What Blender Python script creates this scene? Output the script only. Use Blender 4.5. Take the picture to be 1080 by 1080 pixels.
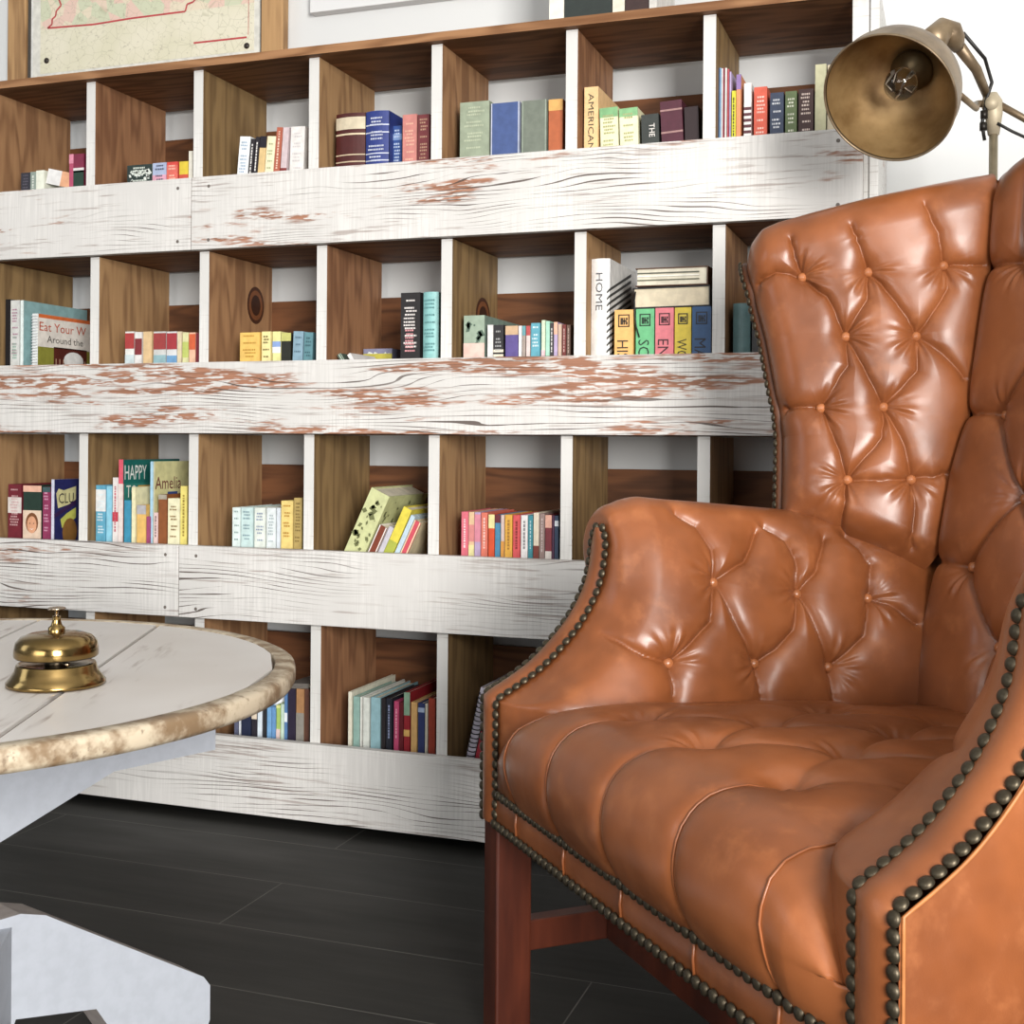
import bpy, bmesh, math, random
import numpy as np
from mathutils import Vector, Matrix
for o in list(bpy.data.objects): bpy.data.objects.remove(o)
SC = bpy.context.scene
COL = SC.collection
R = math.radians

# ---------------------------------------------------------------- camera, light, exposure
cd = bpy.data.cameras.new('camera'); cam = bpy.data.objects.new('camera', cd); COL.objects.link(cam)
cd.sensor_width = 36; cd.lens = 1316.3/1080*36; cd.shift_y = -70/1080; cd.clip_start = .02
cam.matrix_world = (Matrix.Translation((0, -2.139, .745)) @ Matrix.Rotation(.3407, 4, 'Z')
                    @ Matrix.Rotation(math.pi/2, 4, 'X') @ Matrix.Rotation(.0076, 4, 'Z'))
SC.camera = cam
W = bpy.data.worlds.new('daylight'); SC.world = W; W.use_nodes = True
W.node_tree.nodes['Background'].inputs[0].default_value = (.93, .97, 1, 1)
W.node_tree.nodes['Background'].inputs[1].default_value = .25
def area(name, loc, target, sx, sy, power, col=(1, 1, 1)):
    l = bpy.data.lights.new(name, 'AREA'); l.shape = 'RECTANGLE'; l.size = sx; l.size_y = sy; l.energy = power; l.color = col
    o = bpy.data.objects.new(name, l); COL.objects.link(o); o.location = loc
    o.rotation_euler = (Vector(target)-Vector(loc)).to_track_quat('-Z', 'Y').to_euler()
    return o
area('window_light_right', (1.75, -4.05, 1.3), (-.6, -.2, .8), 1.2, 1.7, 345, (1, .975, .94))
area('window_light_rear', (-1.3, -4.9, 1.25), (-.9, 0, .9), 2.0, 1.4, 60, (1, .99, .97))
area('window_light_left', (-3.9, -2.6, 1.9), (-1, -.7, .5), 1.1, 1.5, 16, (.82, .91, 1))
SC.view_settings.view_transform = 'Standard'; SC.view_settings.look = 'None'
SC.view_settings.exposure = -.13; SC.view_settings.gamma = 1; SC.view_settings.use_curve_mapping = False

# ---------------------------------------------------------------- helpers
def lin(h):
    c = [int(h[i:i+2], 16)/255 for i in (0, 2, 4)]
    return tuple(x/12.92 if x <= .04045 else ((x+.055)/1.055)**2.4 for x in c)+(1,)
class NT:
    def __init__(s, name):
        s.m = bpy.data.materials.new(name); s.m.use_nodes = True; s.t = s.m.node_tree; s.b = s.t.nodes['Principled BSDF']
    def n(s, typ, ins=None, **at):
        nd = s.t.nodes.new('ShaderNode'+typ)
        for k, v in at.items(): setattr(nd, k, v)
        for k, v in (ins or {}).items():
            if hasattr(v, 'node'): s.t.links.new(v, nd.inputs[k])
            else: nd.inputs[k].default_value = v
        return nd
    def link(s, a, b): s.t.links.new(a, b)
    def coord(s, scale=(1, 1, 1), loc=(0, 0, 0), kind='Object'):
        tc = s.n('TexCoord')
        return s.n('Mapping', {'Vector': tc.outputs[kind], 'Scale': scale, 'Location': loc}).outputs[0]
    def noise(s, vec, scale, detail=3, rough=.55, dist=0):
        return s.n('TexNoise', {'Vector': vec, 'Scale': scale, 'Detail': detail, 'Roughness': rough, 'Distortion': dist}).outputs['Fac']
    def math(s, op, a, b=0, c=0, clamp=False):
        nd = s.n('Math', operation=op, use_clamp=clamp)
        for i, v in enumerate((a, b, c)):
            if hasattr(v, 'node'): s.t.links.new(v, nd.inputs[i])
            else: nd.inputs[i].default_value = v
        return nd.outputs[0]
    def step(s, v, lo, hi, a=0, b=1):
        return s.n('MapRange', {'Value': v, 'From Min': lo, 'From Max': hi, 'To Min': a, 'To Max': b}, interpolation_type='SMOOTHSTEP').outputs[0]
    def mix(s, f, a, b):
        nd = s.n('Mix', data_type='RGBA')
        for i, v in ((0, f), (6, a), (7, b)):
            if hasattr(v, 'node'): s.t.links.new(v, nd.inputs[i])
            else: nd.inputs[i].default_value = v
        return nd.outputs[2]
    def bump(s, h, strength, dist=.002):
        s.link(s.n('Bump', {'Height': h, 'Strength': strength, 'Distance': dist}).outputs[0], s.b.inputs['Normal'])
    def fin(s, col, rough=.5, metal=0, spec=.5):
        for k, v in (('Base Color', col), ('Roughness', rough), ('Metallic', metal), ('Specular IOR Level', spec)):
            if hasattr(v, 'node'): s.link(v, s.b.inputs[k])
            else: s.b.inputs[k].default_value = v
        return s.m
_flat = {}
def flat(h, rough=.55, metal=0, var=.12, spec=.4):
    k = (h, rough, metal)
    if k not in _flat:
        t = NT('finish_'+h); c = tuple(x*.88 for x in lin(h)[:3])
        n = t.noise(t.coord(), 60, 3)
        d = tuple(x*(1-var) for x in c[:3])+(1,); e = tuple(min(1, x*(1+var*.6)) for x in c[:3])+(1,)
        _flat[k] = t.fin(t.mix(t.step(n, .3, .7), d, e), rough, metal, spec)
    return _flat[k]
def whitewash(name, patch=.6, linew=.5, seed=0, white='d4d1cd', brown='a3745c', dark='4a3c35', sx=1., wp=.06):
    t = NT(name)
    v = t.coord((1, 1, 1), (seed*3.7, 0, seed*1.3))
    st = t.coord((1.3*sx, 6, 8), (seed*5.1, 0, seed*2.1))
    warp = t.noise(st, 1, 2.5, .55)
    z = t.n('SeparateXYZ', {0: v}).outputs[2]
    f = t.math('ADD', t.math('MULTIPLY', z, 120), t.math('MULTIPLY', warp, 13))
    pp = t.math('PINGPONG', f, .5)
    thick = t.noise(t.coord((5*sx, 5, 30), (seed, 0, 0)), 1, 3)
    line = t.math('LESS_THAN', pp, t.math('MULTIPLY', t.step(thick, .36, .72), .14))
    reg = t.noise(t.coord((1.3*sx, 3, 6), (seed*9.7, 0, seed)), 1, 2)
    line = t.math('MULTIPLY', line, t.step(reg, linew-.05, linew+.1))
    fine = t.noise(t.coord((7*sx, 40, 190), (seed, 0, seed)), 1, 3, .6)
    hair = t.math('MULTIPLY', t.step(fine, .55, .66), t.step(t.noise(t.coord((3*sx, 3, 10), (0, 0, seed*4)), 1, 2), .38, .58))
    big = t.noise(t.coord((1.9*sx, 6, 17), (seed*2.9, 0, seed*7.3)), 1, 5, .6)
    fleck = t.noise(t.coord((26*sx, 40, 210), (seed, 0, 0)), 1, 2, .6)
    pm = t.math('MULTIPLY', t.step(big, patch, patch+wp), t.step(fleck, .40, .52))
    saw = t.noise(t.coord((230, 1, 9), (seed, 0, 0)), 1, 2)
    c = t.mix(t.math('MULTIPLY', t.step(saw, .35, .65), t.step(t.noise(v, 7, 3), .3, .7)), tuple(x*.86 for x in lin(white)[:3])+(1,), lin(white))
    c = t.mix(t.math('MULTIPLY', hair, .6), c, lin('85736a'))
    c = t.mix(pm, c, t.mix(t.step(fine, .3, .7), lin(brown), tuple(x*.68 for x in lin(brown)[:3])+(1,)))
    c = t.mix(t.math('MULTIPLY', line, .9), c, lin(dark))
    t.bump(t.math('SUBTRACT', 1, t.math('ADD', t.math('MULTIPLY', pm, .6), line)), .35, .0015)
    return t.fin(c, .62, 0, .3)
def wood(name, light, dark, axis='X', seed=0, rough=.6, k=9, contrast=1.):
    t = NT(name)
    sc = {'X': (1.4, 8, 8), 'Y': (8, 1.4, 8), 'Z': (8, 8, 1.4)}[axis]
    warp = t.noise(t.coord(sc, (seed*3.1, seed*1.7, seed*2.3)), 1, 3, .55)
    s2 = {'X': (6, 120, 120), 'Y': (120, 6, 120), 'Z': (120, 120, 6)}[axis]
    fine = t.noise(t.coord(s2, (seed, 0, seed)), 1, 3, .6)
    ring = t.math('PINGPONG', t.math('MULTIPLY', warp, k), .5)
    tone = t.noise(t.coord(sc, (seed*7, 0, 0)), .5, 2)
    f = t.math('ADD', t.math('MULTIPLY', t.step(ring, .0, .45), .3), t.math('ADD', t.math('MULTIPLY', fine, .5), t.math('MULTIPLY', tone, .45)))
    c = t.mix(t.step(f, .25, .95), lin(dark), lin(light))
    t.bump(fine, .15, .001)
    return t.fin(c, rough, 0, .25)
MATS = []
class MB:
    """collects shapes of one mesh"""
    def __init__(s): s.v = []; s.f = []; s.mi = []; s.sm = []; s.mats = []
    def slot(s, m):
        if m not in s.mats: s.mats.append(m)
        return s.mats.index(m)
    def add(s, vs, fs, m, smooth=False):
        b = len(s.v); s.v += [tuple(v) for v in vs]; i = s.slot(m)
        for f in fs: s.f.append([b+k for k in f]); s.mi.append(i); s.sm.append(smooth)
    def box(s, lo, hi, m, mats=None, bev=0, M=None):
        x0, y0, z0 = lo; x1, y1, z1 = hi
        if bev:
            bm = bmesh.new(); bmesh.ops.create_cube(bm, size=1)
            for v in bm.verts: v.co = Vector(((x0+x1)/2+v.co.x*(x1-x0), (y0+y1)/2+v.co.y*(y1-y0), (z0+z1)/2+v.co.z*(z1-z0)))
            bmesh.ops.bevel(bm, geom=bm.edges[:], offset=bev, segments=2, affect='EDGES', profile=.5)
            bm.verts.ensure_lookup_table()
            vs = [v.co.copy() for v in bm.verts]
            if M is not None: vs = [M @ v for v in vs]
            s.add(vs, [[v.index for v in f.verts] for f in bm.faces], m); bm.free(); return
        vs = [Vector(p) for p in ((x0, y0, z0), (x1, y0, z0), (x1, y1, z0), (x0, y1, z0), (x0, y0, z1), (x1, y0, z1), (x1, y1, z1), (x0, y1, z1))]
        if M is not None: vs = [M @ v for v in vs]
        F = {'-z': (3, 2, 1, 0), '+z': (4, 5, 6, 7), '-y': (0, 1, 5, 4), '+x': (1, 2, 6, 5), '+y': (2, 3, 7, 6), '-x': (3, 0, 4, 7)}
        for k, f in F.items(): s.add([vs[i] for i in f], [(0, 1, 2, 3)], (mats or {}).get(k, m))
    def lathe(s, prof, m, n=48, M=None, close=False):
        vs = []; k = len(prof)
        for i in range(n):
            a = 2*math.pi*i/n
            for r, z in prof:
                p = Vector((r*math.cos(a), r*math.sin(a), z)); vs.append(M @ p if M is not None else p)
        fs = []
        for i in range(n):
            for j in range(k-1): fs.append((i*k+j, ((i+1) % n)*k+j, ((i+1) % n)*k+j+1, i*k+j+1))
        s.add(vs, fs, m, True)
    def tube(s, pts, rad, m, n=10, cap=True):
        pts = [Vector(p) for p in pts]; rr = rad if isinstance(rad, (list, tuple)) else [rad]*len(pts)
        vs = []; up = None
        for i, p in enumerate(pts):
            t = (pts[min(i+1, len(pts)-1)]-pts[max(i-1, 0)]).normalized()
            if up is None: up = t.orthogonal().normalized()
            up = (up-t*up.dot(t)).normalized(); w = t.cross(up)
            for k in range(n):
                a = 2*math.pi*k/n; vs.append(p+(up*math.cos(a)+w*math.sin(a))*rr[i])
        fs = [(i*n+k, i*n+(k+1) % n, (i+1)*n+(k+1) % n, (i+1)*n+k) for i in range(len(pts)-1) for k in range(n)]
        if cap: fs += [tuple(range(n))[::-1], tuple((len(pts)-1)*n+k for k in range(n))]
        s.add(vs, fs, m, True)
    def prism(s, poly, lo, hi, m, fn):
        """poly of (a,b); fn(a,b,c)->xyz; c from lo to hi"""
        n = len(poly)
        vs = [fn(a, b, lo) for a, b in poly]+[fn(a, b, hi) for a, b in poly]
        s.add(vs, [tuple(range(n))[::-1], tuple(range(n, 2*n))]+[(i, (i+1) % n, n+(i+1) % n, n+i) for i in range(n)], m)
    def grid(s, P, m, flip=False):
        a, b = P.shape[:2]
        fs = [(i*b+j, (i+1)*b+j, (i+1)*b+j+1, i*b+j+1) for i in range(a-1) for j in range(b-1)]
        if flip: fs = [f[::-1] for f in fs]
        s.add([tuple(map(float, p)) for p in P.reshape(-1, 3)], fs, m, True)
    def build(s, name, parent=None, loc=None):
        me = bpy.data.meshes.new(name); me.from_pydata(s.v, [], s.f)
        for m in s.mats: me.materials.append(m)
        me.polygons.foreach_set('material_index', s.mi); me.polygons.foreach_set('use_smooth', s.sm)
        me.update()
        o = bpy.data.objects.new(name, me); COL.objects.link(o)
        if parent is not None: o.parent = parent
        if loc is not None: o.location = loc
        return o
def fixn(o):
    bm = bmesh.new(); bm.from_mesh(o.data); bmesh.ops.recalc_face_normals(bm, faces=bm.faces); bm.to_mesh(o.data); bm.free(); return o
def tag(o, label, cat, group=None):
    o['label'] = label; o['category'] = cat
    if group: o['group'] = group
    return o
def empty(name, loc=(0, 0, 0), rz=0):
    o = bpy.data.objects.new(name, None); COL.objects.link(o); o.location = loc; o.rotation_euler = (0, 0, rz); o.empty_display_size = .05; return o
def struct(o): o['kind'] = 'structure'; return o
_txt = {}
def text_shape(word):
    """letters of a word as (verts, faces) in a unit box 0..1 wide and 0..1 high"""
    if word not in _txt:
        c = bpy.data.curves.new('letters', 'FONT'); c.body = word; c.resolution_u = 2
        o = bpy.data.objects.new('letters', c); COL.objects.link(o); bpy.context.view_layer.update()
        me = bpy.data.meshes.new_from_object(o.evaluated_get(bpy.context.evaluated_depsgraph_get()))
        v = np.array([p.co[:2] for p in me.vertices]); f = [tuple(p.vertices) for p in me.polygons]
        bpy.data.objects.remove(o); bpy.data.curves.remove(c); bpy.data.meshes.remove(me)
        lo, hi = v.min(0), v.max(0); _txt[word] = ((v-lo)/(hi-lo), f)
    return _txt[word]
def letters(mb, word, m, fn, u0, v0, w, h):
    v, f = text_shape(word)
    mb.add([fn(u0+a*w, v0+b*h) for a, b in v], f, m)

# books as (row, cubby, place, left, right, top, colour, look, front, details), metres
BOOKS=[
(1, 0, 0, -1.9039, -1.8787, 1.3247, '2c2a33', 'black paperback', 0.045, {'b': '5a5560'}),
(1, 0, 1, -1.8788, -1.8637, 1.3254, '8d9a90', 'slim speckled grey-green book', 0.045, {'b': 'd8dcd4'}),
(1, 0, 2, -1.8638, -1.8426, 1.3272, 'e6e8d8', 'cream paperback', 0.045, {}),
(1, 0, 3, -1.7774, -1.7664, 1.3561, 'b04a68', 'crimson spine with pink top', 0.045, {'lab': [(0.75, 1, 'd98aa0')]}),
(1, 0, 4, -1.7664, -1.7396, 1.3557, '7c2440', 'crimson-topped book with dark green cover art', 0.045, {'lab': [(0.0, 0.55, '1f3a2c'), (0.5, 0.62, 'ddd8d6')]}),
(1, 1, 0, -1.6308, -1.57, 1.3222, '26332e', 'wide dark green book with white plant photograph', 0.045, {'b': 'cfd6cc', 'side': 'c9d0c6', 'blot': 1}),
(1, 1, 1, -1.5677, -1.5342, 1.3228, 'a9b4d0', 'pale blue and pink picture book', 0.045, {'lab': [(0, 0.45, 'd9a0b4')], 'b': '40465c'}),
(1, 1, 2, -1.5331, -1.5067, 1.3226, 'd1493f', 'red book with pale framed emblem', 0.045, {'lab': [(0.1, 0.85, 'd9695c')], 'b': 'e9b9a5'}),
(1, 1, 3, -1.5033, -1.4817, 1.3217, 'dcc23c', 'yellow and red paperback', 0.045, {'lab': [(0, 0.4, 'c8503c')]}),
(1, 1, 4, -1.4807, -1.4705, 1.3419, 'e4dfd0', 'tall narrow cream book', 0.045, {}),
(1, 2, 0, -1.3636, -1.3395, 1.3607, 'eef1f2', 'white paperback leaning right with faint blue title', 0.045, {'t': 5, 'b': '9fb2c8'}),
(1, 2, 1, -1.3384, -1.3286, 1.3555, '2a2528', 'slim black book with white stripe of text', 0.045, {'t': 5, 'b': 'e8e4e0'}),
(1, 2, 2, -1.3275, -1.3177, 1.3585, '221c22', 'black paperback with bold white letters', 0.045, {'t': 5, 'b': 'f0ece6'}),
(1, 2, 3, -1.3166, -1.3015, 1.3584, 'd9bb84', 'tan book with black top', 0.045, {'t': 5, 'lab': [(0.72, 1, '1d1822')]}),
(1, 2, 4, -1.3004, -1.281, 1.357, 'efe6c2', 'cream paperback with small green dots', 0.045, {'t': 5, 'b': 'a8b08a'}),
(1, 2, 5, -1.28, -1.2661, 1.3736, 'b05f48', 'terracotta book with pale lower lettering', 0.045, {'t': 5, 'b': 'e9c9b4'}),
(1, 2, 6, -1.265, -1.2511, 1.3724, 'cfbdc0', 'pale pink-grey book with dark red foot', 0.045, {'t': 4, 'lab': [(0, 0.16, '7c2a28')]}),
(1, 2, 7, -1.2458, -1.214, 1.3721, 'e7e3df', 'thick whitish book', 0.045, {'t': 2, 'b': 'cfc9c9'}),
(1, 3, 0, -1.1471, -1.0834, 1.39, '4a1a18', 'thick dark maroon hardback with cream title panel', 0.045, {'d': 0.2, 'lab': [(0.72, 0.93, 'cfc2a8'), (0.62, 0.65, 'd8c8a8'), (0.27, 0.29, 'cbb89a'), (0.15, 0.17, 'cbb89a')], 'round': 1}),
(1, 3, 1, -1.0824, -1.0328, 1.3898, '2b3a7e', 'thick blue hardback with silver bands and stars', 0.045, {'d': 0.2, 'lab': [(0.75, 0.77, 'c9cede'), (0.62, 0.64, 'c9cede'), (0.26, 0.28, 'c9cede'), (0.14, 0.16, 'c9cede')], 'b': 'c9cede', 'round': 1}),
(1, 3, 2, -1.0354, -1.0142, 1.364, '33508f', 'shorter blue book with silver ornaments', 0.07, {'lab': [(0.68, 0.82, '7d97c4')], 'b': 'b9c8e2'}),
(1, 3, 3, -1.0018, -0.9721, 1.3767, 'c8827a', 'worn salmon pink hardback', 0.045, {'b': 'e0b09a'}),
(1, 3, 4, -0.9701, -0.9455, 1.3744, '6e2f33', 'mottled maroon and brown hardback', 0.045, {'b': 'b08a72'}),
(1, 4, 0, -0.8834, -0.8242, 1.3899, '96a08a', 'wide sage green cloth book with embossed lettering', 0.045, {'b': 'b9c0a6', 'd': 0.18}),
(1, 4, 1, -0.8214, -0.7641, 1.383, '46598a', 'wide blue cloth book with silver edges', 0.045, {'edge': 'c3c8d6', 'd': 0.18}),
(1, 4, 2, -0.7604, -0.7115, 1.3826, '737a6e', 'wide grey-green cloth book', 0.045, {'edge': '9aa596', 'd': 0.18}),
(1, 4, 3, -0.7078, -0.6804, 1.3807, 'b4623c', 'terracotta book with torn ochre top', 0.045, {'lab': [(0.8, 1, 'd9a862')]}),
(1, 5, 0, -0.6399, -0.6131, 1.3974, 'ecc48f', 'tall peach book titled AMERICAN down its spine', 0.045, {'txt': 'AMERICAN', 'tc': '4a4a3a'}),
(1, 5, 1, -0.6094, -0.5757, 1.3566, 'e9e6bd', 'cream book with green top band, left of its twin', 0.045, {'lab': [(0.78, 1, '7fb07c')], 'b': 'a9a878', 't': -2}),
(1, 5, 2, -0.5731, -0.5389, 1.3527, 'ece8c0', 'cream book with green top band, right of its twin', 0.045, {'lab': [(0.8, 1, '86b783')], 'b': 'a9a878', 't': -2}),
(1, 5, 3, -0.5328, -0.5008, 1.3384, '353936', 'dark slate book with white lettering', 0.045, {'txt': 'THE', 'tc': 'e6e0da', 't': -2}),
(1, 5, 4, -0.4974, -0.4581, 1.3589, '4f2230', 'maroon hardback with raised gilt bands', 0.045, {'lab': [(0.78, 0.82, 'a07c78'), (0.3, 0.34, 'a07c78')], 't': -3, 'd': 0.18}),
(1, 5, 5, -0.4546, -0.4292, 1.3458, '2a1a1c', 'black-brown book in shadow', 0.045, {'t': -2, 'd': 0.16}),
(1, 6, 0, -0.3945, -0.3933, 1.41, '33405e', 'thin navy magazine, leftmost of the tall magazines', 0.045, {'d': 0.2}),
(1, 6, 1, -0.3928, -0.3899, 1.4098, '7ea6c8', 'thin light blue magazine between navy and white ones', 0.045, {'d': 0.2}),
(1, 6, 2, -0.3894, -0.3874, 1.4086, 'e4e0e2', 'thin white magazine', 0.045, {'d': 0.2}),
(1, 6, 3, -0.387, -0.384, 1.4092, '8c3a44', 'thin dark red magazine', 0.045, {'d': 0.2}),
(1, 6, 4, -0.3835, -0.38, 1.4088, 'dedad6', 'thin pale grey magazine', 0.045, {'d': 0.2}),
(1, 6, 5, -0.3793, -0.3763, 1.4068, 'b8505a', 'thin rose red magazine', 0.045, {'d': 0.2}),
(1, 6, 6, -0.3756, -0.3723, 1.4015, 'b7a6cc', 'thin lavender magazine', 0.045, {'d': 0.2}),
(1, 6, 7, -0.3707, -0.3634, 1.3663, 'd3cf3a', 'short yellow book with black speckled text', 0.04, {'b': '2a2a20'}),
(1, 6, 8, -0.3635, -0.3553, 1.3952, 'e0956a', 'orange spined book with purple top', 0.045, {'lab': [(0.78, 1, '8d72a8')]}),
(1, 6, 9, -0.3503, -0.3371, 1.3788, 'ece8e4', 'white paperback with maroon stripes', 0.045, {'lab': [(0.14, 0.19, '5d3038'), (0.24, 0.29, '5d3038'), (0.34, 0.39, '5d3038'), (0.44, 0.49, '5d3038'), (0.54, 0.59, '5d3038')]}),
(1, 6, 10, -0.333, -0.3102, 1.3703, 'd8604a', 'coral red clothbound book with white script', 0.045, {'b': 'f3cdbf'}),
(1, 6, 11, -0.3053, -0.2818, 1.3579, '39435a', 'navy clothbound book with white script', 0.045, {'b': 'd5d8de'}),
(1, 6, 12, -0.2794, -0.2593, 1.3583, '5f6e48', 'olive green clothbound book with white script', 0.045, {'b': 'd5d8c2'}),
(1, 6, 13, -0.257, -0.2315, 1.3601, '3b2220', 'dark brown clothbound book with white script', 0.045, {'b': 'cdbab0'}),
(1, 6, 14, -0.2293, -0.2103, 1.4001, 'b9b694', 'tall khaki cream book beside the brown one', 0.045, {'d': 0.16}),
(1, 6, 15, -0.2087, -0.1922, 1.3975, 'c2b59a', 'tall beige book partly behind the lamp shade', 0.045, {'d': 0.16}),
(2, 0, 0, -1.9425, -1.93, 1.0534, '17161a', 'tall black book against the left divider', 0.045, {'d': 0.2}),
(2, 0, 1, -1.9287, -1.9047, 1.0506, 'cfd0cc', 'white book with pink and grey floral spine', 0.045, {'b': 'a87c90', 'b2': '8fb0a0', 'd': 0.2}),
(2, 0, 2, -1.9021, -1.8946, 1.05, 'e2ece9', 'large teal-blue book with pale spine and visible cover', 0.045, {'side': '8fb3b5', 'd': 0.21}),
(2, 0, 3, -1.8706, -1.8556, 1.0203, 'e3e5e2', 'spiral-bound cookbook with orange cover and printed title', 0.045, {'side': 'd9703c', 'd': 0.2, 'spiral': 1, 'cov': 'eat'}),
(2, 1, 0, -1.6322, -1.6099, 0.976, 'e2e2dd', 'white book with red panel and pale foot', 0.045, {'lab': [(0.48, 0.95, 'a83a38'), (0, 0.3, 'c6d4d6')]}),
(2, 1, 1, -1.608, -1.5912, 0.9745, 'dedbd8', 'slim white book with dark red side', 0.045, {'lab': [(0.3, 0.8, '7e2c30')]}),
(2, 1, 2, -1.5877, -1.5667, 0.975, 'd8b98c', 'tan book showing its page edge', 0.045, {}),
(2, 1, 3, -1.5621, -1.5321, 0.9743, 'c9c9c6', 'white book with red panel and bluish-green foot', 0.045, {'lab': [(0.45, 0.95, '9a3c3a'), (0, 0.28, '8fb0b6')]}),
(2, 1, 4, -1.5298, -1.5058, 0.9736, 'd6d6d6', 'white book with red panel and blue foot', 0.045, {'lab': [(0.45, 0.95, 'a2343a'), (0, 0.26, '6f9cc4')]}),
(2, 1, 5, -1.5046, -1.4944, 0.9732, 'd9c9a8', 'narrow cream book after the set', 0.045, {}),
(2, 1, 6, -1.4921, -1.4778, 0.9709, 'd9d6a2', 'yellow-green and white small book', 0.045, {'lab': [(0.2, 0.7, 'b9c46a')]}),
(2, 1, 7, -1.4762, -1.4615, 0.9705, 'e6b79a', 'white small book with orange band', 0.045, {'lab': [(0.45, 0.95, 'cf6038')]}),
(2, 1, 8, -1.4604, -1.4514, 0.9692, '7b2430', 'dark red small book by the divider', 0.045, {}),
(2, 2, 0, -1.3569, -1.3111, 0.9674, 'e8bf67', 'wide golden yellow paperback', 0.045, {'b': 'b88c3a'}),
(2, 2, 1, -1.3068, -1.2863, 0.9684, 'efe0a0', 'pale yellow paperback with dark title lines', 0.045, {'b': '6d6238'}),
(2, 2, 2, -1.282, -1.2638, 0.9679, 'e6e19a', 'yellow, white and blue paperback', 0.045, {'lab': [(0.5, 0.68, '8aa4d4'), (0.3, 0.5, 'e8ecee')]}),
(2, 2, 3, -1.262, -1.2407, 0.9646, '23241c', 'black book with yellow-green top', 0.045, {'lab': [(0.72, 1, 'c3c172')]}),
(2, 2, 4, -1.236, -1.2138, 0.9668, '86a4b4', 'slate blue book leaning right', 0.045, {'t': 2, 'b': '5a7484'}),
(2, 2, 5, -1.2117, -1.1917, 0.9643, '5f8a92', 'dusty teal book leaning right', 0.045, {'t': 2, 'b': '3e6068'}),
(2, 3, 0, -1.0028, -0.9622, 1.0355, '231f20', 'tall black hardback with white and pink lettering', 0.045, {'b': 'e8e0dc', 'd': 0.17, 'b2': 'd9969a'}),
(2, 3, 1, -0.9583, -0.9259, 1.0359, '8fc4c2', 'tall mint green hardback with dark small title', 0.045, {'b': '5f8e90', 'd': 0.17, 'round': 1}),
(2, 4, 0, -0.8725, -0.8305, 0.9883, '9aab98', 'sage green pictorial book with pink shape on its spine', 0.045, {'lab': [(0, 0.36, 'e4c4b8')], 'd': 0.2, 'side': '7d9084', 'blot': 2}),
(2, 4, 1, -0.8248, -0.8134, 0.9697, 'dcdad8', 'white paperback beside the sage green book', 0.045, {}),
(2, 4, 2, -0.8125, -0.7927, 0.9693, '2a282a', 'black paperback with cream bold letters', 0.045, {'lab': [(0.05, 0.12, 'e6dcc6'), (0.18, 0.26, 'e6dcc6')], 'b': 'a0a0a0'}),
(2, 4, 3, -0.7889, -0.7637, 0.9669, '5d4f8c', 'purple book with tan picture at top', 0.045, {'lab': [(0.72, 1, 'c9a987')]}),
(2, 4, 4, -0.7628, -0.7567, 0.9665, 'eeeae6', 'thin white book next to the purple one', 0.045, {}),
(2, 4, 5, -0.7557, -0.7492, 0.9663, 'a3958c', 'thin taupe book with teal top', 0.045, {'lab': [(0.7, 1, '6aa0a6')]}),
(2, 4, 6, -0.7479, -0.7402, 0.9661, 'dcc9c4', 'pinkish white thin book with red top', 0.045, {'lab': [(0.7, 1, 'b85050')]}),
(2, 4, 7, -0.7387, -0.7212, 0.971, '5fa3b4', 'turquoise paperback', 0.045, {'b': 'd0e4e8'}),
(2, 4, 8, -0.7184, -0.7111, 0.9758, 'cfdcc0', 'thin pale green book', 0.045, {'lab': [(0, 0.2, 'e4c0c4')]}),
(2, 4, 9, -0.7102, -0.7023, 0.9738, 'a8d6c0', 'thin mint book', 0.045, {}),
(2, 4, 10, -0.7016, -0.695, 0.9702, '3f3a3c', 'thin black and white book', 0.045, {'b': 'e9e6e2'}),
(2, 4, 11, -0.6943, -0.6873, 0.9717, 'b6a4c4', 'thin lavender book with peach top', 0.045, {'lab': [(0.65, 1, 'e8b49a')]}),
(2, 4, 12, -0.6864, -0.6795, 0.968, 'c9ae9a', 'thin beige book', 0.045, {}),
(2, 4, 13, -0.6782, -0.671, 0.9669, '72302c', 'thin dark red book', 0.045, {'b': 'c9a8a0'}),
(2, 4, 14, -0.6699, -0.6623, 0.9659, '6c5346', 'thin brown book by the right divider', 0.045, {'b': 'b59f92'}),
(2, 5, 0, -0.6255, -0.59, 1.0847, 'ecebe8', 'large thick white book titled HOME with black diagonal stripes', 0.045, {'txt': 'HOME', 'tc': '5c5c60', 'd': 0.2, 'side': 'e4e2de', 'stripes': 1, 'round': 1}),
(2, 5, 1, -0.5799, -0.5448, 0.9906, 'e9b46c', 'orange-yellow boxed book, first of the bright set', 0.045, {'set': 'HIS', 'tc': '3a2c1c', 'd': 0.13}),
(2, 5, 2, -0.5404, -0.5066, 0.9911, '6fbf86', 'green boxed book, second of the bright set', 0.045, {'set': 'SCI', 'tc': '1e3a28', 'd': 0.13}),
(2, 5, 3, -0.5049, -0.4714, 0.9918, 'e8838c', 'pink boxed book, third of the bright set', 0.045, {'set': 'EN', 'tc': '4a2028', 'd': 0.13}),
(2, 5, 4, -0.4697, -0.4399, 0.9916, 'e2c948', 'yellow boxed book, fourth of the bright set', 0.045, {'set': 'WO', 'tc': '3a3418', 'd': 0.13}),
(2, 5, 5, -0.4386, -0.4046, 0.9923, '2f5684', 'blue boxed book, fifth of the bright set', 0.045, {'set': 'MA', 'tc': '141c2c', 'd': 0.13}),
(2, 6, 0, -0.3672, -0.3367, 0.996, '5c7a7c', 'teal-grey clothbound book beside the leather chair', 0.045, {'round': 1}),
(2, 6, 1, -0.3334, -0.3171, 0.982, '1d1a1a', 'black book half hidden by the chair wing', 0.045, {}),
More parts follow.
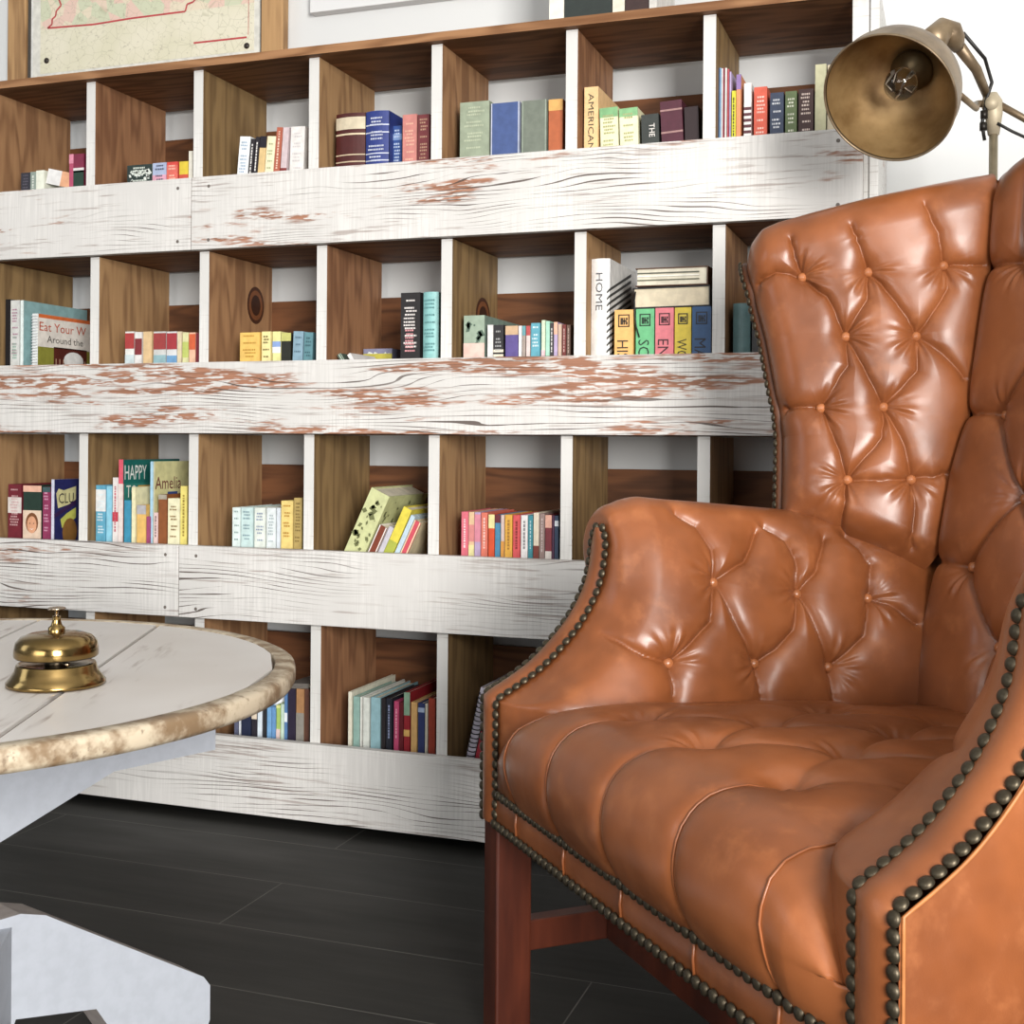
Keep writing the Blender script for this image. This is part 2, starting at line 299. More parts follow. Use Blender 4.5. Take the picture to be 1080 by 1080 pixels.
(3, 0, 0, -1.9315, -1.896, 0.6528, '6e1f2b', 'maroon paperback with white round emblem', 0.045, {'lab': [(0.45, 0.75, 'd9cfc9')], 'b': 'c9a0a0'}),
(3, 0, 1, -1.891, -1.8434, 0.6506, '22362c', 'book showing a smiling portrait under a dark green title', 0.045, {'lab': [(0.88, 1, 'e6b49c'), (0, 0.52, 'e3c9b2')], 'face': 1}),
(3, 0, 2, -1.8396, -1.8198, 0.6482, '8c3458', 'magenta plum book', 0.045, {'b': 'd49ab4', 'lab': [(0.9, 1, '40585a')]}),
(3, 0, 3, -1.8174, -1.81, 0.6647, 'cfd0e0', 'navy book lettered CLU with a dog on the cover', 0.045, {'side': '2b2d62', 'd': 0.2, 'cov': 'clue'}),
(3, 1, 0, -1.7025, -1.6777, 0.6547, '62a8c4', 'sky blue book with white emblem panel', 0.045, {'lab': [(0.52, 0.92, 'e6e9ea')], 'b': 'd8e8ee'}),
(3, 1, 1, -1.6758, -1.6627, 0.6531, '8fcbe0', 'narrow light blue book', 0.045, {}),
(3, 1, 2, -1.6604, -1.6469, 0.6712, 'e4dcd8', 'white book with red spots', 0.045, {'b': 'c06070', 'lab': [(0.3, 0.45, 'c2404c')]}),
(3, 1, 3, -1.6459, -1.6345, 0.7091, 'd9596a', 'tall teal picture book titled HAPPY on its cover', 0.045, {'side': '2f7a70', 'd': 0.2, 'cov': 'happy', 'lab': [(0, 0.7, 'e4d6d0')]}),
(3, 1, 4, -1.6276, -1.6116, 0.6246, '3f8fae', 'short blue paperback in front of the HAPPY book', 0.04, {}),
(3, 1, 5, -1.6094, -1.6, 0.6525, 'e9e2b8', 'thin cream book in front of the HAPPY book', 0.04, {}),
(3, 1, 6, -1.5963, -1.5742, 0.6155, 'e2b76a', 'golden book with grey top band', 0.04, {'lab': [(0.75, 1, 'b3b0b2')]}),
(3, 1, 7, -1.5727, -1.5649, 0.5924, 'a04a70', 'short plum book', 0.04, {}),
(3, 1, 8, -1.5678, -1.5604, 0.706, 'a9cfe2', 'tall cream picture book titled Amelia with light blue spine', 0.045, {'side': 'dcd8a0', 'd': 0.2, 'cov': 'amelia'}),
(3, 1, 9, -1.5547, -1.545, 0.6007, 'e6c9c6', 'short pink and white book', 0.04, {'b': '5a4c4c'}),
(3, 1, 10, -1.5438, -1.5236, 0.6382, '8c522c', 'brown book with grey top', 0.04, {'lab': [(0.9, 1, 'a8a090')]}),
(3, 1, 11, -1.5208, -1.4923, 0.6309, 'e9e4c0', 'cream book with small brown mark', 0.04, {'b': '8a6a40'}),
(3, 1, 12, -1.4909, -1.4748, 0.6566, 'e6d678', 'pale yellow book by the right divider', 0.04, {'b': 'a08a3c'}),
(3, 2, 0, -1.3714, -1.3525, 0.6157, 'dce9e6', 'pale blue-white book, first of the pastel set', 0.045, {'b': '8a9c9c'}),
(3, 2, 1, -1.3509, -1.3236, 0.6163, 'c6dcda', 'pale aqua book, second of the pastel set', 0.045, {'b': '7f98a0'}),
(3, 2, 2, -1.3204, -1.2955, 0.6164, 'dfe5dc', 'white book with lime edge, third of the pastel set', 0.045, {'b': '8c98b0'}),
(3, 2, 3, -1.2924, -1.2718, 0.6167, 'dfe6e6', 'white book, fourth of the pastel set', 0.045, {'b': 'a8b4b8'}),
(3, 2, 4, -1.2696, -1.2615, 0.6171, 'd6dde4', 'narrow white book, last of the pastel set', 0.045, {}),
(3, 2, 5, -1.2598, -1.2334, 0.6316, 'e6cc7e', 'golden yellow book right of the pastel set', 0.045, {'b': 'b88a3c'}),
(3, 2, 6, -1.2309, -1.2127, 0.6378, 'b39a5c', 'ochre worn book by the divider', 0.045, {'b': '7c6838'}),
(3, 3, 0, -1.1145, -1.0676, 0.6442, 'c9cc98', 'tall sage patterned book leaning right', 0.045, {'t': 25, 'd': 0.19, 'blot': 3}),
(3, 3, 1, -1.0659, -1.0463, 0.5836, '7b3a26', 'reddish brown book with white edges leaning right', 0.045, {'t': 25, 'edge': 'ece6e0'}),
(3, 3, 2, -1.0443, -1.0332, 0.5841, 'c3bfc8', 'thin grey-white book leaning right', 0.045, {'t': 25}),
(3, 3, 3, -1.0318, -1.0112, 0.6192, 'dccc4c', 'yellow book leaning right', 0.045, {'t': 25, 'lab': [(0, 0.3, 'a9b04a')]}),
(3, 3, 4, -1.0098, -0.9992, 0.6069, 'bcd0dc', 'pale blue book leaning right', 0.045, {'t': 25}),
(3, 3, 5, -0.9978, -0.9813, 0.5955, 'c9505e', 'red book leaning right', 0.045, {'t': 25, 'edge': 'e6d6b0'}),
(3, 4, 0, -0.8743, -0.8603, 0.6194, 'dc6f7e', 'pink book with white title, first of four pink ones', 0.045, {'b': 'f0d6d8'}),
(3, 4, 1, -0.8593, -0.8484, 0.6192, 'e2c098', 'cream and pink book, second of four pink ones', 0.045, {'lab': [(0.3, 0.7, 'd98a88'), (0, 0.22, 'e6dca0')]}),
(3, 4, 2, -0.8475, -0.8355, 0.619, 'b9a2c4', 'lilac and pink book, third of four pink ones', 0.045, {'lab': [(0.3, 0.95, 'd98a9c')]}),
(3, 4, 3, -0.8345, -0.8215, 0.6186, 'dc7864', 'coral pink book, last of four pink ones', 0.045, {'b': 'f0cfc6'}),
(3, 4, 4, -0.8195, -0.8075, 0.6155, 'd9542f', 'red-orange book with pale yellow top', 0.045, {'lab': [(0.66, 1, 'e9e0a0')]}),
(3, 4, 5, -0.8065, -0.7962, 0.6154, '4f8cae', 'blue book with maroon top', 0.045, {'lab': [(0.8, 1, '6a2630')]}),
(3, 4, 6, -0.795, -0.7883, 0.6153, 'd9c2ba', 'narrow whitish pink book', 0.045, {'lab': [(0, 0.35, 'd99a48')]}),
(3, 4, 7, -0.7871, -0.7724, 0.6156, 'e3ac46', 'golden orange paperback', 0.045, {'b': 'a87830'}),
(3, 4, 8, -0.7711, -0.7569, 0.6157, 'd9585a', 'coral red paperback', 0.045, {'b': '8a2c2c'}),
(3, 4, 9, -0.7554, -0.7422, 0.6157, 'ece8e6', 'white paperback with grey lettering', 0.045, {'b': '8c8a8c'}),
(3, 4, 10, -0.7413, -0.7321, 0.616, '3e8c98', 'teal paperback', 0.045, {'b': 'b8d6da'}),
(3, 4, 11, -0.731, -0.7203, 0.6209, 'e4d8c2', 'cream book with brown pattern', 0.045, {'lab': [(0, 0.25, '7c3a30')]}),
(3, 4, 12, -0.7192, -0.7093, 0.6198, '97807a', 'mauve-brown book', 0.045, {'b': 'c8b8b4'}),
(3, 4, 13, -0.7082, -0.6957, 0.6173, '7a3038', 'maroon book with peach top', 0.045, {'lab': [(0.7, 1, 'e0aa96'), (0, 0.14, 'd9d0c8')]}),
(3, 4, 14, -0.6948, -0.6906, 0.6168, '4c2a44', 'thin dark plum book', 0.045, {}),
(3, 4, 15, -0.6899, -0.6822, 0.6163, '33455e', 'navy book with white band', 0.045, {'lab': [(0.75, 0.88, 'dfe4ea')]}),
(4, 2, 0, -1.3634, -1.3538, 0.193, '5c6078', 'slate blue-grey book beneath the table rim', 0.045, {}),
(4, 2, 1, -1.3525, -1.3481, 0.1937, 'd8dce2', 'thin white book between slate and navy', 0.045, {}),
(4, 2, 2, -1.3468, -1.325, 0.2024, '232a44', 'navy book under the table rim', 0.045, {}),
(4, 2, 3, -1.3232, -1.3115, 0.2096, '2a2630', 'black book with cream top', 0.045, {'lab': [(0.62, 1, 'e2d2bc')]}),
(4, 2, 4, -1.3098, -1.2994, 0.2162, 'dce6ee', 'white book with pale blue tint', 0.045, {}),
(4, 2, 5, -1.2981, -1.2895, 0.2171, '2c2c30', 'narrow black book', 0.045, {}),
(4, 2, 6, -1.2882, -1.2781, 0.2198, '78a8d4', 'light blue book, left of two blue ones', 0.045, {}),
(4, 2, 7, -1.277, -1.2684, 0.2206, '6a98c8', 'light blue book, right of two blue ones', 0.045, {}),
(4, 2, 8, -1.2671, -1.2582, 0.2252, 'a8c46c', 'lime green book', 0.045, {'lab': [(0.9, 1, 'e0e49a'), (0, 0.2, 'e0c8c4')]}),
(4, 2, 9, -1.2569, -1.2496, 0.2278, 'c6dccb', 'pale mint book', 0.045, {}),
(4, 2, 10, -1.2489, -1.2425, 0.2565, '5a80b0', 'tall thin blue and white book', 0.045, {'lab': [(0.3, 0.5, 'e6ecf2')]}),
(4, 2, 11, -1.2412, -1.2242, 0.2593, '2c2438', 'tall dark plum book', 0.045, {}),
(4, 2, 12, -1.2225, -1.2052, 0.2607, 'a87c54', 'tan book with grey label', 0.045, {'lab': [(0, 0.5, '8f8a82')]}),
(4, 2, 13, -1.204, -1.1934, 0.2618, '5c3c30', 'brown book by the divider', 0.045, {}),
(4, 3, 0, -1.1083, -1.1001, 0.2631, 'e4e0cc', 'narrow cream book at the left end', 0.045, {'d': 0.2}),
(4, 3, 1, -1.0972, -1.0835, 0.2549, '93b4aa', 'sage green book', 0.045, {'d': 0.17}),
(4, 3, 2, -1.0824, -1.0788, 0.2547, 'ecebe4', 'thin white book beside the sage one', 0.045, {'d': 0.2}),
(4, 3, 3, -1.0759, -1.0625, 0.2547, 'dde0d8', 'white book, off-white spine', 0.045, {'d': 0.19}),
(4, 3, 4, -1.0597, -1.0395, 0.2561, '93b8c0', 'light teal book', 0.045, {'d': 0.18}),
(4, 3, 5, -1.0375, -1.0282, 0.2556, '262022', 'black book with grey line', 0.045, {'d': 0.15}),
(4, 3, 6, -1.027, -1.0146, 0.2565, '22242e', 'blue-black book with white edge', 0.045, {'d': 0.15, 'b': '8890b0'}),
(4, 3, 7, -1.0106, -1.0002, 0.2522, 'b04468', 'raspberry pink book', 0.045, {'d': 0.16, 'b': 'e0a0b0'}),
(4, 3, 8, -0.999, -0.9906, 0.2511, '5c161e', 'dark red book', 0.045, {'d': 0.15}),
(4, 3, 9, -0.9895, -0.9772, 0.271, '8c2028', 'red book with green top and gold lettering', 0.045, {'lab': [(0.58, 1, '7d9a82'), (0.2, 0.32, 'c9a05c')], 'd': 0.19}),
(4, 3, 10, -0.9748, -0.9622, 0.2531, 'c49c64', 'tan book', 0.045, {'d': 0.15}),
(4, 3, 11, -0.9602, -0.9468, 0.2525, '2b3560', 'navy book with white mark', 0.045, {'lab': [(0.8, 0.9, '9aa8c0')], 'd': 0.15}),
(4, 3, 12, -0.9456, -0.9401, 0.2524, 'b8b4a4', 'thin pale grey book', 0.045, {'d': 0.16}),
(4, 3, 13, -0.9386, -0.9245, 0.2631, '8c3624', 'rust red book by the divider', 0.045, {'d': 0.18}),
(4, 4, 0, -0.8593, -0.8431, 0.2887, 'd9d2de', 'spiral-bound book with black striped edge leaning right', 0.045, {'t': 12, 'd': 0.2, 'spiral2': 1, 'side': '6c7070'}),
(4, 4, 1, -0.8412, -0.8279, 0.281, 'a83440', 'red book leaning behind the spiral-bound one', 0.045, {'t': 12, 'd': 0.18})]

# ---------------------------------------------------------------- the room
t = NT('painted_wall'); nz = t.noise(t.coord(), 3, 3)
WALL = t.fin(t.mix(nz, lin('c6c8c9'), lin('cfcfcd')), .7, 0, .2)
t = NT('dark_floor_planks'); v = t.coord((1, 1, 1), (.47-.6, .272, 0))
br = t.n('TexBrick', {'Vector': v, 'Color1': (.0095, .0092, .0080, 1), 'Color2': (.013, .0125, .011, 1), 'Mortar': (.10, .095, .085, 1), 'Scale': 1, 'Mortar Size': .0011, 'Mortar Smooth': .2, 'Bias': 0, 'Brick Width': 1.2, 'Row Height': .1925})
g = t.noise(t.coord((2.5, 60, 1)), 1, 4, .6)
gm = t.mix(t.step(g, .35, .7), br.outputs[0], t.mix(.35, br.outputs[0], (.026, .0245, .021, 1)))
t.bump(g, .06, .001)
FLOOR = t.fin(gm, t.step(t.noise(t.coord((2, 8, 1)), 1, 3), .2, .8, .46, .62), 0, .32)
def room_box(name, lo, hi, m):
    b = MB(); b.box(lo, hi, m); return struct(b.build(name))
room_box('floor', (-4.6, -6, -.05), (3.2, .4, 0), FLOOR)
room_box('ceiling', (-4.6, -6, 2.7), (3.2, .4, 2.75), WALL)
room_box('wall_back', (-4.6, .30, 0), (3.2, .4, 2.7), WALL)

# ---------------------------------------------------------------- the bookcase of nesting boxes
ZT = [(1.132, 1.277), (.765, .907), (.396, .540), (.017, .166)]       # lip boards bottom to top
CEIL = [1.497, 1.131, .764, .395]
DIV = [[-1.975, -1.713, -1.452, -1.190, -.931, -.667, -.417], [-1.965, -1.700, -1.435, -1.170, -.908, -.648, -.398],
       [-1.985, -1.725, -1.457, -1.195, -.931, -.671, -.422], [-1.970, -1.705, -1.440, -1.177, -.911, -.650, -.405]]
BACKTOP = [1.430, 1.056, .700, .335]
XL, XR, DEP = -2.0, -.137, .272
case = tag(empty('bookcase', (-1.07, .13, 0)), 'wide whitewashed wooden bookcase of open cubbies against the white wall', 'bookcase')
case_off = Vector((1.07, -.13, 0))
EDGE = whitewash('white_painted_edge', .62, .75, 3, 'd6d4d0')
UNDER = wood('dark_plank_wood', '8a6040', '54361f', 'X', 4, .65)
BACKW = wood('back_board_wood', '6f472c', '452b1b', 'X', 8, .65)
TOPW = wood('top_plank_wood', '9c7350', '6a4529', 'X', 2, .6)
KNOT = flat('4a2a1a', .6)
DW = [wood('divider_wood_%s' % n, l, d, 'Z', i*3.3+1, .6) for i, (n, l, d) in enumerate((('warm', 'a57e5a', '76533a'), ('pale', 'a9865f', '7c5c40'), ('olive', '927751', '6a5338'), ('red', 'a07554', '704c36')))]
def part(name, lo, hi, m, mats=None, bev=0, parent=None):
    c = Vector([(a+b)/2 for a, b in zip(lo, hi)])
    b = MB(); b.box(Vector(lo)-c, Vector(hi)-c, m, mats, bev)
    return b.build(name, parent or case, c+case_off)
part('top_plank', (XL, .0, 1.497), (XR, DEP, 1.513), UNDER, {'-y': TOPW, '+z': TOPW})
for k in range(4):
    z0, z1 = ZT[k]
    part('shelf_plank', (XL, .019, z0), (XR-.03, DEP, z0+.016), UNDER)
    for i, x in enumerate(DIV[k]):
        m = DW[(i*3+k*2+(1 if k == 2 else 0)) % 4] if k != 2 else DW[2 if i % 2 else 1]
        d = part('divider', (x, .019, z0+.0165), (x+.022, DEP-.008, CEIL[k]-.0005), m, {'-y': EDGE})
        if (k, i) in ((1, 2), (1, 4)):
            kb = MB(); yk, zk, ry, rz = ((.055, .085, .034, .040) if i == 2 else (.04, .045, .040, .038))
            for a, mm, off in ((1, KNOT, .0112), (.8, flat('7a4a2c'), .0114), (.55, flat('3a2014'), .0116)):
                n = 24; kb.add([(off, yk+ry*a*math.cos(q*6.2832/n), zk+rz*a*math.sin(q*6.2832/n)) for q in range(n)], [tuple(range(n))], mm)
            kb.build('knot', d)
    part('back_board', (XL, DEP-.008, z0+.0165), (XR-.03, DEP, BACKTOP[k]), BACKW)
LIPS = [(0, -2.0, -1.445, .60, .50, 1), (0, -1.443, -.146, .575, .50, 2), (1, -2.0, -.146, .475, .44, 3), (2, -2.0, -1.468, .58, .38, 4), (2, -1.466, -.146, .64, .44, 5), (3, -2.0, -.146, .66, .44, 7)]
for k, x0, x1, patch, lw, seed in LIPS:
    z0, z1 = ZT[k]
    lb = part('lip_board', (x0, 0, z0+(.006 if seed == 6 else 0)), (x1, .0185, z1), whitewash('whitewashed_board', patch, lw, seed, sx=1. if k else 1.2), None, .0012)
    for sx in ((x0+.04, x1-.04) if x1-x0 > .6 else (x1-.03,)):
        for fz in (.018, z1-z0-.02):
            sb = MB(); n = 10; cx, cz = sx-(x0+x1)/2, z0+fz-(z0+z1)/2
            sb.add([(cx+.0035*math.cos(q*6.2832/n), -.0096, cz+.0035*math.sin(q*6.2832/n)) for q in range(n)], [tuple(range(n))], flat('6b625c'))
            sb.build('screw_head', lb)
part('side_panel', (-.166, .0188, .0), (-.137, DEP, 1.4965), EDGE, None, .001)
part('side_trim', (-.1365, .012, .0), (-.122, DEP, 1.513), EDGE, None, .001)

# ---------------------------------------------------------------- books
FLOORZ = {1: 1.1485, 2: .7815, 3: .4125, 4: .0335}
LIPZ = {1: 1.277, 2: .907, 3: .540, 4: .166}
PAGE = flat('e6ddc6', .8)
ROW = {1: 'top', 2: 'second', 3: 'third', 4: 'bottom'}
ORD = 'first second third fourth fifth sixth seventh eighth ninth tenth eleventh twelfth thirteenth fourteenth fifteenth sixteenth seventeenth'.split()
def hfn(y):
    return lambda u, v: (u, y, v)
def cwfn(y):                                   # reads from top to bottom
    return lambda u, v: (v, y, -u)
def marks(mb, rnd, m, x0, x1, z0, z1, y):
    """faded lettering on a spine, too small to read: short strokes in one or two columns"""
    w = x1-x0
    if w < .016:
        cols = [(x0+w*.36, x0+w*.64)]
        for a, b in cols:
            z = z1
            while z > z0+.006:
                l = rnd.uniform(.002, .006); mb.add([(a, y, z-l), (b, y, z-l), (b, y, z), (a, y, z)], [(0, 1, 2, 3)], m); z -= l+rnd.uniform(.001, .0025)
    else:
        z = z1
        while z > z0+.004:
            a = x0+w*rnd.uniform(.15, .3); b = x1-w*rnd.uniform(.15, .3)
            while a < b:
                l = rnd.uniform(.0015, .004); mb.add([(a, y, z-.0032), (min(a+l, b), y, z-.0032), (min(a+l, b), y, z), (a, y, z)], [(0, 1, 2, 3)], m); a += l+.0011
            z -= rnd.choice((.006, .007, .014))
def make_book(w, h, d, hx, o, lipz, seed):
    """spine faces -y, base at z 0, centred in x"""
    rnd = random.Random(seed)
    m = flat(hx, .5); side = flat(o['side'], .45) if 'side' in o else m
    edge = flat(o['edge'], .5) if 'edge' in o else None
    x0, x1 = -w/2, w/2; cv = min(.0022, w*.22)
    b = MB()
    if o.get('round') and w > .015:
        n = 8; arc = [(x0+w*i/n, -.006*math.sin(math.pi*i/n)) for i in range(n+1)]
        b.prism(arc+[(x1, .003), (x0, .003)], 0, h, m, lambda a, c, z: (a, c+.006, z))
        ys = 0
    else:
        b.box((x0, 0, 0), (x1, cv, h), m); ys = 0
    yb = .006 if o.get('round') and w > .015 else cv
    b.box((x0, yb, 0), (x0+cv, d, h), edge or m); b.box((x1-cv, yb, 0), (x1, d, h), edge or side)
    if edge:
        for a in (x0+.0006, x1-.0026): b.box((a, -.0007, 0), (a+.002, 0, h), edge)
    bk = b.build('book')
    p = MB(); p.box((x0+cv, yb, .003), (x1-cv, d-.004, h-.003), PAGE); p.build('pages', bk)
    vis0 = lipz; vh = h-lipz
    for z0, z1, c in o.get('lab', []):
        q = MB(); e = .0006 if w > .006 else .0002
        if o.get('round'): q.prism([(x0+w*i/8, -.006*math.sin(math.pi*i/8)-.0006) for i in range(9)]+[(x1, .002), (x0, .002)], vis0+vh*z0, vis0+vh*z1, flat(c, .5), lambda a, cc, z: (a, cc+.006, z))
        else: q.box((x0-.0002, -.0006, vis0+vh*z0-(.05 if z0 == 0 else 0)), (x1+.0002, .0005, min(vis0+vh*z1, h+.0002)), flat(c, .5))
        q.build('spine_band', bk)
    if 'b' in o:
        q = MB(); marks(q, rnd, flat(o['b'], .5), x0, x1, vis0+vh*.1, vis0+vh*rnd.uniform(.82, .92), -.0009)
        if 'b2' in o: marks(q, rnd, flat(o['b2'], .5), x0+w*.1, x1-w*.1, vis0+vh*.1, vis0+vh*.45, -.0011)
        if q.v: q.build('spine_title', bk)
    if 'txt' in o:
        q = MB(); wd = o['txt']; tm = flat(o['tc'], .5)
        if wd == 'AMERICAN': letters(q, wd, tm, cwfn(-.0009), -(h-.012), -w*.2, vh*.86, w*.4)
        elif wd == 'HOME': letters(q, wd, tm, cwfn(-.0012), -(h-.026), -w*.2, .068, w*.36)
        else: letters(q, wd, tm, cwfn(-.0009), -(h-.017), -w*.05, .024, w*.32)
        q.build('spine_title', bk)
    if 'set' in o:
        q = MB(); tm = flat(o['tc'], .5)
        letters(q, {'HIS': 'HISTORY', 'SCI': 'SCIENCE', 'EN': 'ENGLISH', 'WO': 'WORLD', 'MA': 'MATH'}[o['set']], tm, cwfn(-.0009), -(vis0+vh*.34), -w*.36, .1 if o['set'] not in ('WO', 'MA') else .07, w*.6)
        q.build('spine_title', bk)
        q = MB(); a = w*.3; zc = h-vh*.25
        for dx, dz, sx, sz in ((-a, -a, 2*a, .002), (-a, a, 2*a, .002), (-a, -a, .002, 2*a), (a-.002, -a, .002, 2*a), (-a*.6, -a*.6, a*.5, a*1.2), (0, -a*.6, a*.2, a*1.2), (a*.35, -a*.6, a*.3, a*.5), (a*.35, a*.2, a*.3, a*.4), (-a*.1, -a*.1, a*.6, a*.25)):
            q.box((dx, -.0008, zc+dz), (dx+sx, .0002, zc+dz+sz), tm)
        q.build('emblem', bk)
    if o.get('blot'):
        q = MB(); c = flat({1: 'dfe4dc', 2: '54685a', 3: '6d7048'}[o['blot']], .5)
        for k in range(26):
            cx, cz, r_ = rnd.uniform(x0*.75, x1*.75), rnd.uniform(vis0, h-.012), rnd.uniform(.001, .004)
            an = rnd.uniform(0, 3); q.add([(cx+r_*2.2*math.cos(an+1.57*j)*(1 if j % 2 else .4), -.0005, cz+r_*2*math.sin(an+1.57*j)) for j in range(4)], [(0, 1, 2, 3)], c)
        if o['blot'] == 3:
            for k in range(40):
                cy, cz, r_ = rnd.uniform(.01, d-.02), rnd.uniform(vis0, h-.012), rnd.uniform(.002, .006)
                an = rnd.uniform(0, 3); q.add([(x1+.0004, cy+r_*math.cos(an+1.57*j), cz+r_*1.6*math.sin(an+1.57*j)*(1 if j % 2 else .5)) for j in range(4)], [(0, 1, 2, 3)], c)
        q.build('cover_art', bk)
    if o.get('face'):
        q = MB(); zc = vis0+vh*.24
        for rx, rz, dz, c, y in ((.0165, .022, .004, '7a4c2c', -.0008), (.0125, .0185, 0, 'd99f7c', -.001)):
            q.add([(rx*math.cos(j*.3927), y, zc+dz+rz*math.sin(j*.3927)) for j in range(16)], [tuple(range(16))], flat(c, .5))
        for dx in (-.005, .005): q.add([(dx+.0018*math.cos(j*.785), -.0012, zc+.003+.0011*math.sin(j*.785)) for j in range(8)], [tuple(range(8))], flat('3a2a24'))
        q.add([(-.006, -.0012, zc-.0075), (0, -.0012, zc-.0108), (.006, -.0012, zc-.0075), (0, -.0012, zc-.009)], [(0, 1, 2, 3)], flat('f0e4dc'))
        q.build('cover_portrait', bk)
    X = x1+.0006
    cf = lambda u, v: (X+.0004, u, v)
    if 'cov' in o:
        q = MB(); k = o['cov']
        def rect(u0, v0, u1, v1, c, dx=0): q.add([(X+dx, u0, v0), (X+dx, u1, v0), (X+dx, u1, v1), (X+dx, u0, v1)], [(0, 1, 2, 3)], flat(c, .45))
        if k == 'eat':
            rect(.0, vis0-.05, d, vis0+vh*.42, '8f8e3e', -.0003)
            rect(.0, vis0+vh*.38, d, h-.008, 'eee8df'); rect(.05, vis0-.06, d-.04, vis0+vh*.4, '5a2a22'); rect(.17, vis0-.05, d, h-.05, 'c9a98c', .0001)
            letters(q, 'Eat Your W', flat('c2512f'), cf, .004, h-.036, .152, .019); letters(q, 'Around the', flat('4a4440'), cf, .028, h-.060, .118, .015)
            q.add([(X+.0003, .115+.033*math.cos(j*.3927), vis0+.018+.020*math.sin(j*.3927)) for j in range(16)], [tuple(range(16))], flat('efefec'))
            rect(.1, vis0-.03, .13, vis0+.01, 'dcd8cc', .0005)
            for j in range(9): rect(.056+.012*j, vis0-.05, .059+.012*j, vis0+.02, 'b99a80', .0002)
        if k == 'happy':
            rect(0, h-.05, d, h, '1f6a62', -.0003)
            letters(q, 'HAPPY', flat('f0efe8'), cf, .004, h-.042, .075, .030); letters(q, 'TO', flat('eeeae0'), cf, .01, h-.080, .035, .026)
            rect(.05, vis0, .1, h-.055, 'd2a04e'); 
        if k == 'amelia':
            rect(.0, 0, .005, h, 'f0eecc'); letters(q, 'Amelia', flat('6e2c34'), cf, .006, h-.058, .092, .026)
            rect(.05, h-.085, .085, h-.064, '37508f')
        if k == 'clue':
            q.add([(X, u, v) for u, v in ((.006, h-.030), (.014, h-.02), (.03, h-.024), (.07, h-.016), (.07, h-.05), (.012, h-.062))], [tuple(range(6))], flat('dcd6a0'))
            letters(q, 'CLU', flat('2a2230'), cf, .014, h-.052, .048, .022)
            q.add([(X+.0002, u, v) for u, v in ((.0, h-.083), (.0, h-.074), (.07, h-.045), (.07, h-.056))], [(0, 1, 2, 3)], flat('3a2450'))
            q.add([(X+.0001, u, v) for u, v in ((.02, h-.086), (.04, h-.074), (.07, h-.062), (.07, h-.085), (.025, h-.105))], [tuple(range(5))], flat('c9cc62'))
            q.add([(X+.0003, .05+.024*math.cos(j*.3927), vis0+.010+.03*math.sin(j*.3927)) for j in range(16)], [tuple(range(16))], flat('8a6232'))
        q.build('cover_art', bk)
    if o.get('stripes'):
        q = MB()
        for j in range(15):
            z = vis0-.03+j*.012
            if z+.058 > h: break
            q.add([(x1-.004, -.0004+.0008, z), (x1+.0006, .001, z+.004), (x1+.0006, d*.8, z+.05), (x1+.0006, d*.8, z+.056), (x1+.0006, .001, z+.009), (x1-.004, .0004, z+.004)], [(0, 1, 4, 5), (1, 2, 3, 4)], flat('3c3c3a'))
        q.build('cover_art', bk)
    if o.get('spiral') or o.get('spiral2'):
        q = MB(); r_ = .006 if o.get('spiral') else w*.5; z = .004
        while z < h-.004:
            q.tube([(x0+w*.5+r_*math.cos(a*.5236), -.002+r_*math.sin(a*.5236), z) for a in range(13)], .0011, flat('dfe3e6' if o.get('spiral') else '221c26', .35), 5, False); z += .0062 if o.get('spiral') else .0085
        q.build('spiral_binding', bk)
    return bk
_cnt = {}
for r in BOOKS: _cnt[r[:2]] = _cnt.get(r[:2], 0)+1
for bi, (tier, col, n, x0, x1, zt, hx, look, yf, o) in enumerate(BOOKS):
    fz = FLOORZ[tier]; tl = R(o.get('t', 0)); w = max(x1-x0-.0006, .0022); d = o.get('d', .15)
    if abs(tl) > .15:
        wl = w*math.cos(tl); h = (zt-fz)/math.cos(tl); rise = (LIPZ[tier]-fz)
        bx = (x0+x1)/2-rise*math.tan(tl)
    else:
        wl = w; h = (zt-fz)/math.cos(tl); bx = (x0+x1)/2-(((LIPZ[tier]+zt)/2-fz)*math.tan(tl))
    bk = make_book(wl, h, d, hx, o, LIPZ[tier]-fz, bi)
    lift = wl/2*abs(math.sin(tl))
    bk.location = (bx, yf, fz+.0006+lift); bk.rotation_euler = (0, tl, 0)
    tag(bk, '%s, %s in %s row %s cubby' % (look, ORD[n], ROW[tier], ORD[col]), 'book', 'books in the %s row, %s cubby' % (ROW[tier], ORD[col]))
def flat_book(name, w, d, h, hx, loc, rot, label, cat='book', spine='-y', page='e6ddc6', extra=None, group=None):
    """a closed book lying down: w along x, d along y, h thick"""
    b = MB(); m = flat(hx, .5); cv = min(.002, h*.2)
    b.box((-w/2, 0, 0), (w/2, d, cv), m); b.box((-w/2, 0, h-cv), (w/2, d, h), m)
    if spine == '-y': b.box((-w/2, 0, cv), (w/2, .0015, h-cv), m)
    elif spine == '+x': b.box((w/2-.002, 0, cv), (w/2, d, h-cv), m)
    k = b.build(name); k.location = loc; k.rotation_euler = rot
    p = MB(); p.box((-w/2+.003, .0016 if spine == '-y' else .003, cv), (w/2-.0025, d-.003, h-cv), flat(page, .8)); p.build('pages', k)
    if extra:
        q = MB(); q.box((w/2-extra[0]*w, -.0005, 0), (w/2+.0003, .0006, h), flat(extra[1])); q.build('spine_band', k)
    return tag(k, label, cat, group)
flat_book('book', .064, .13, .032, 'e6e4e2', (-1.811, .05, 1.2935), (0, R(13), 0), 'white book with peach end lying tilted on top row, first cubby', extra=(.42, 'e3aa84'))

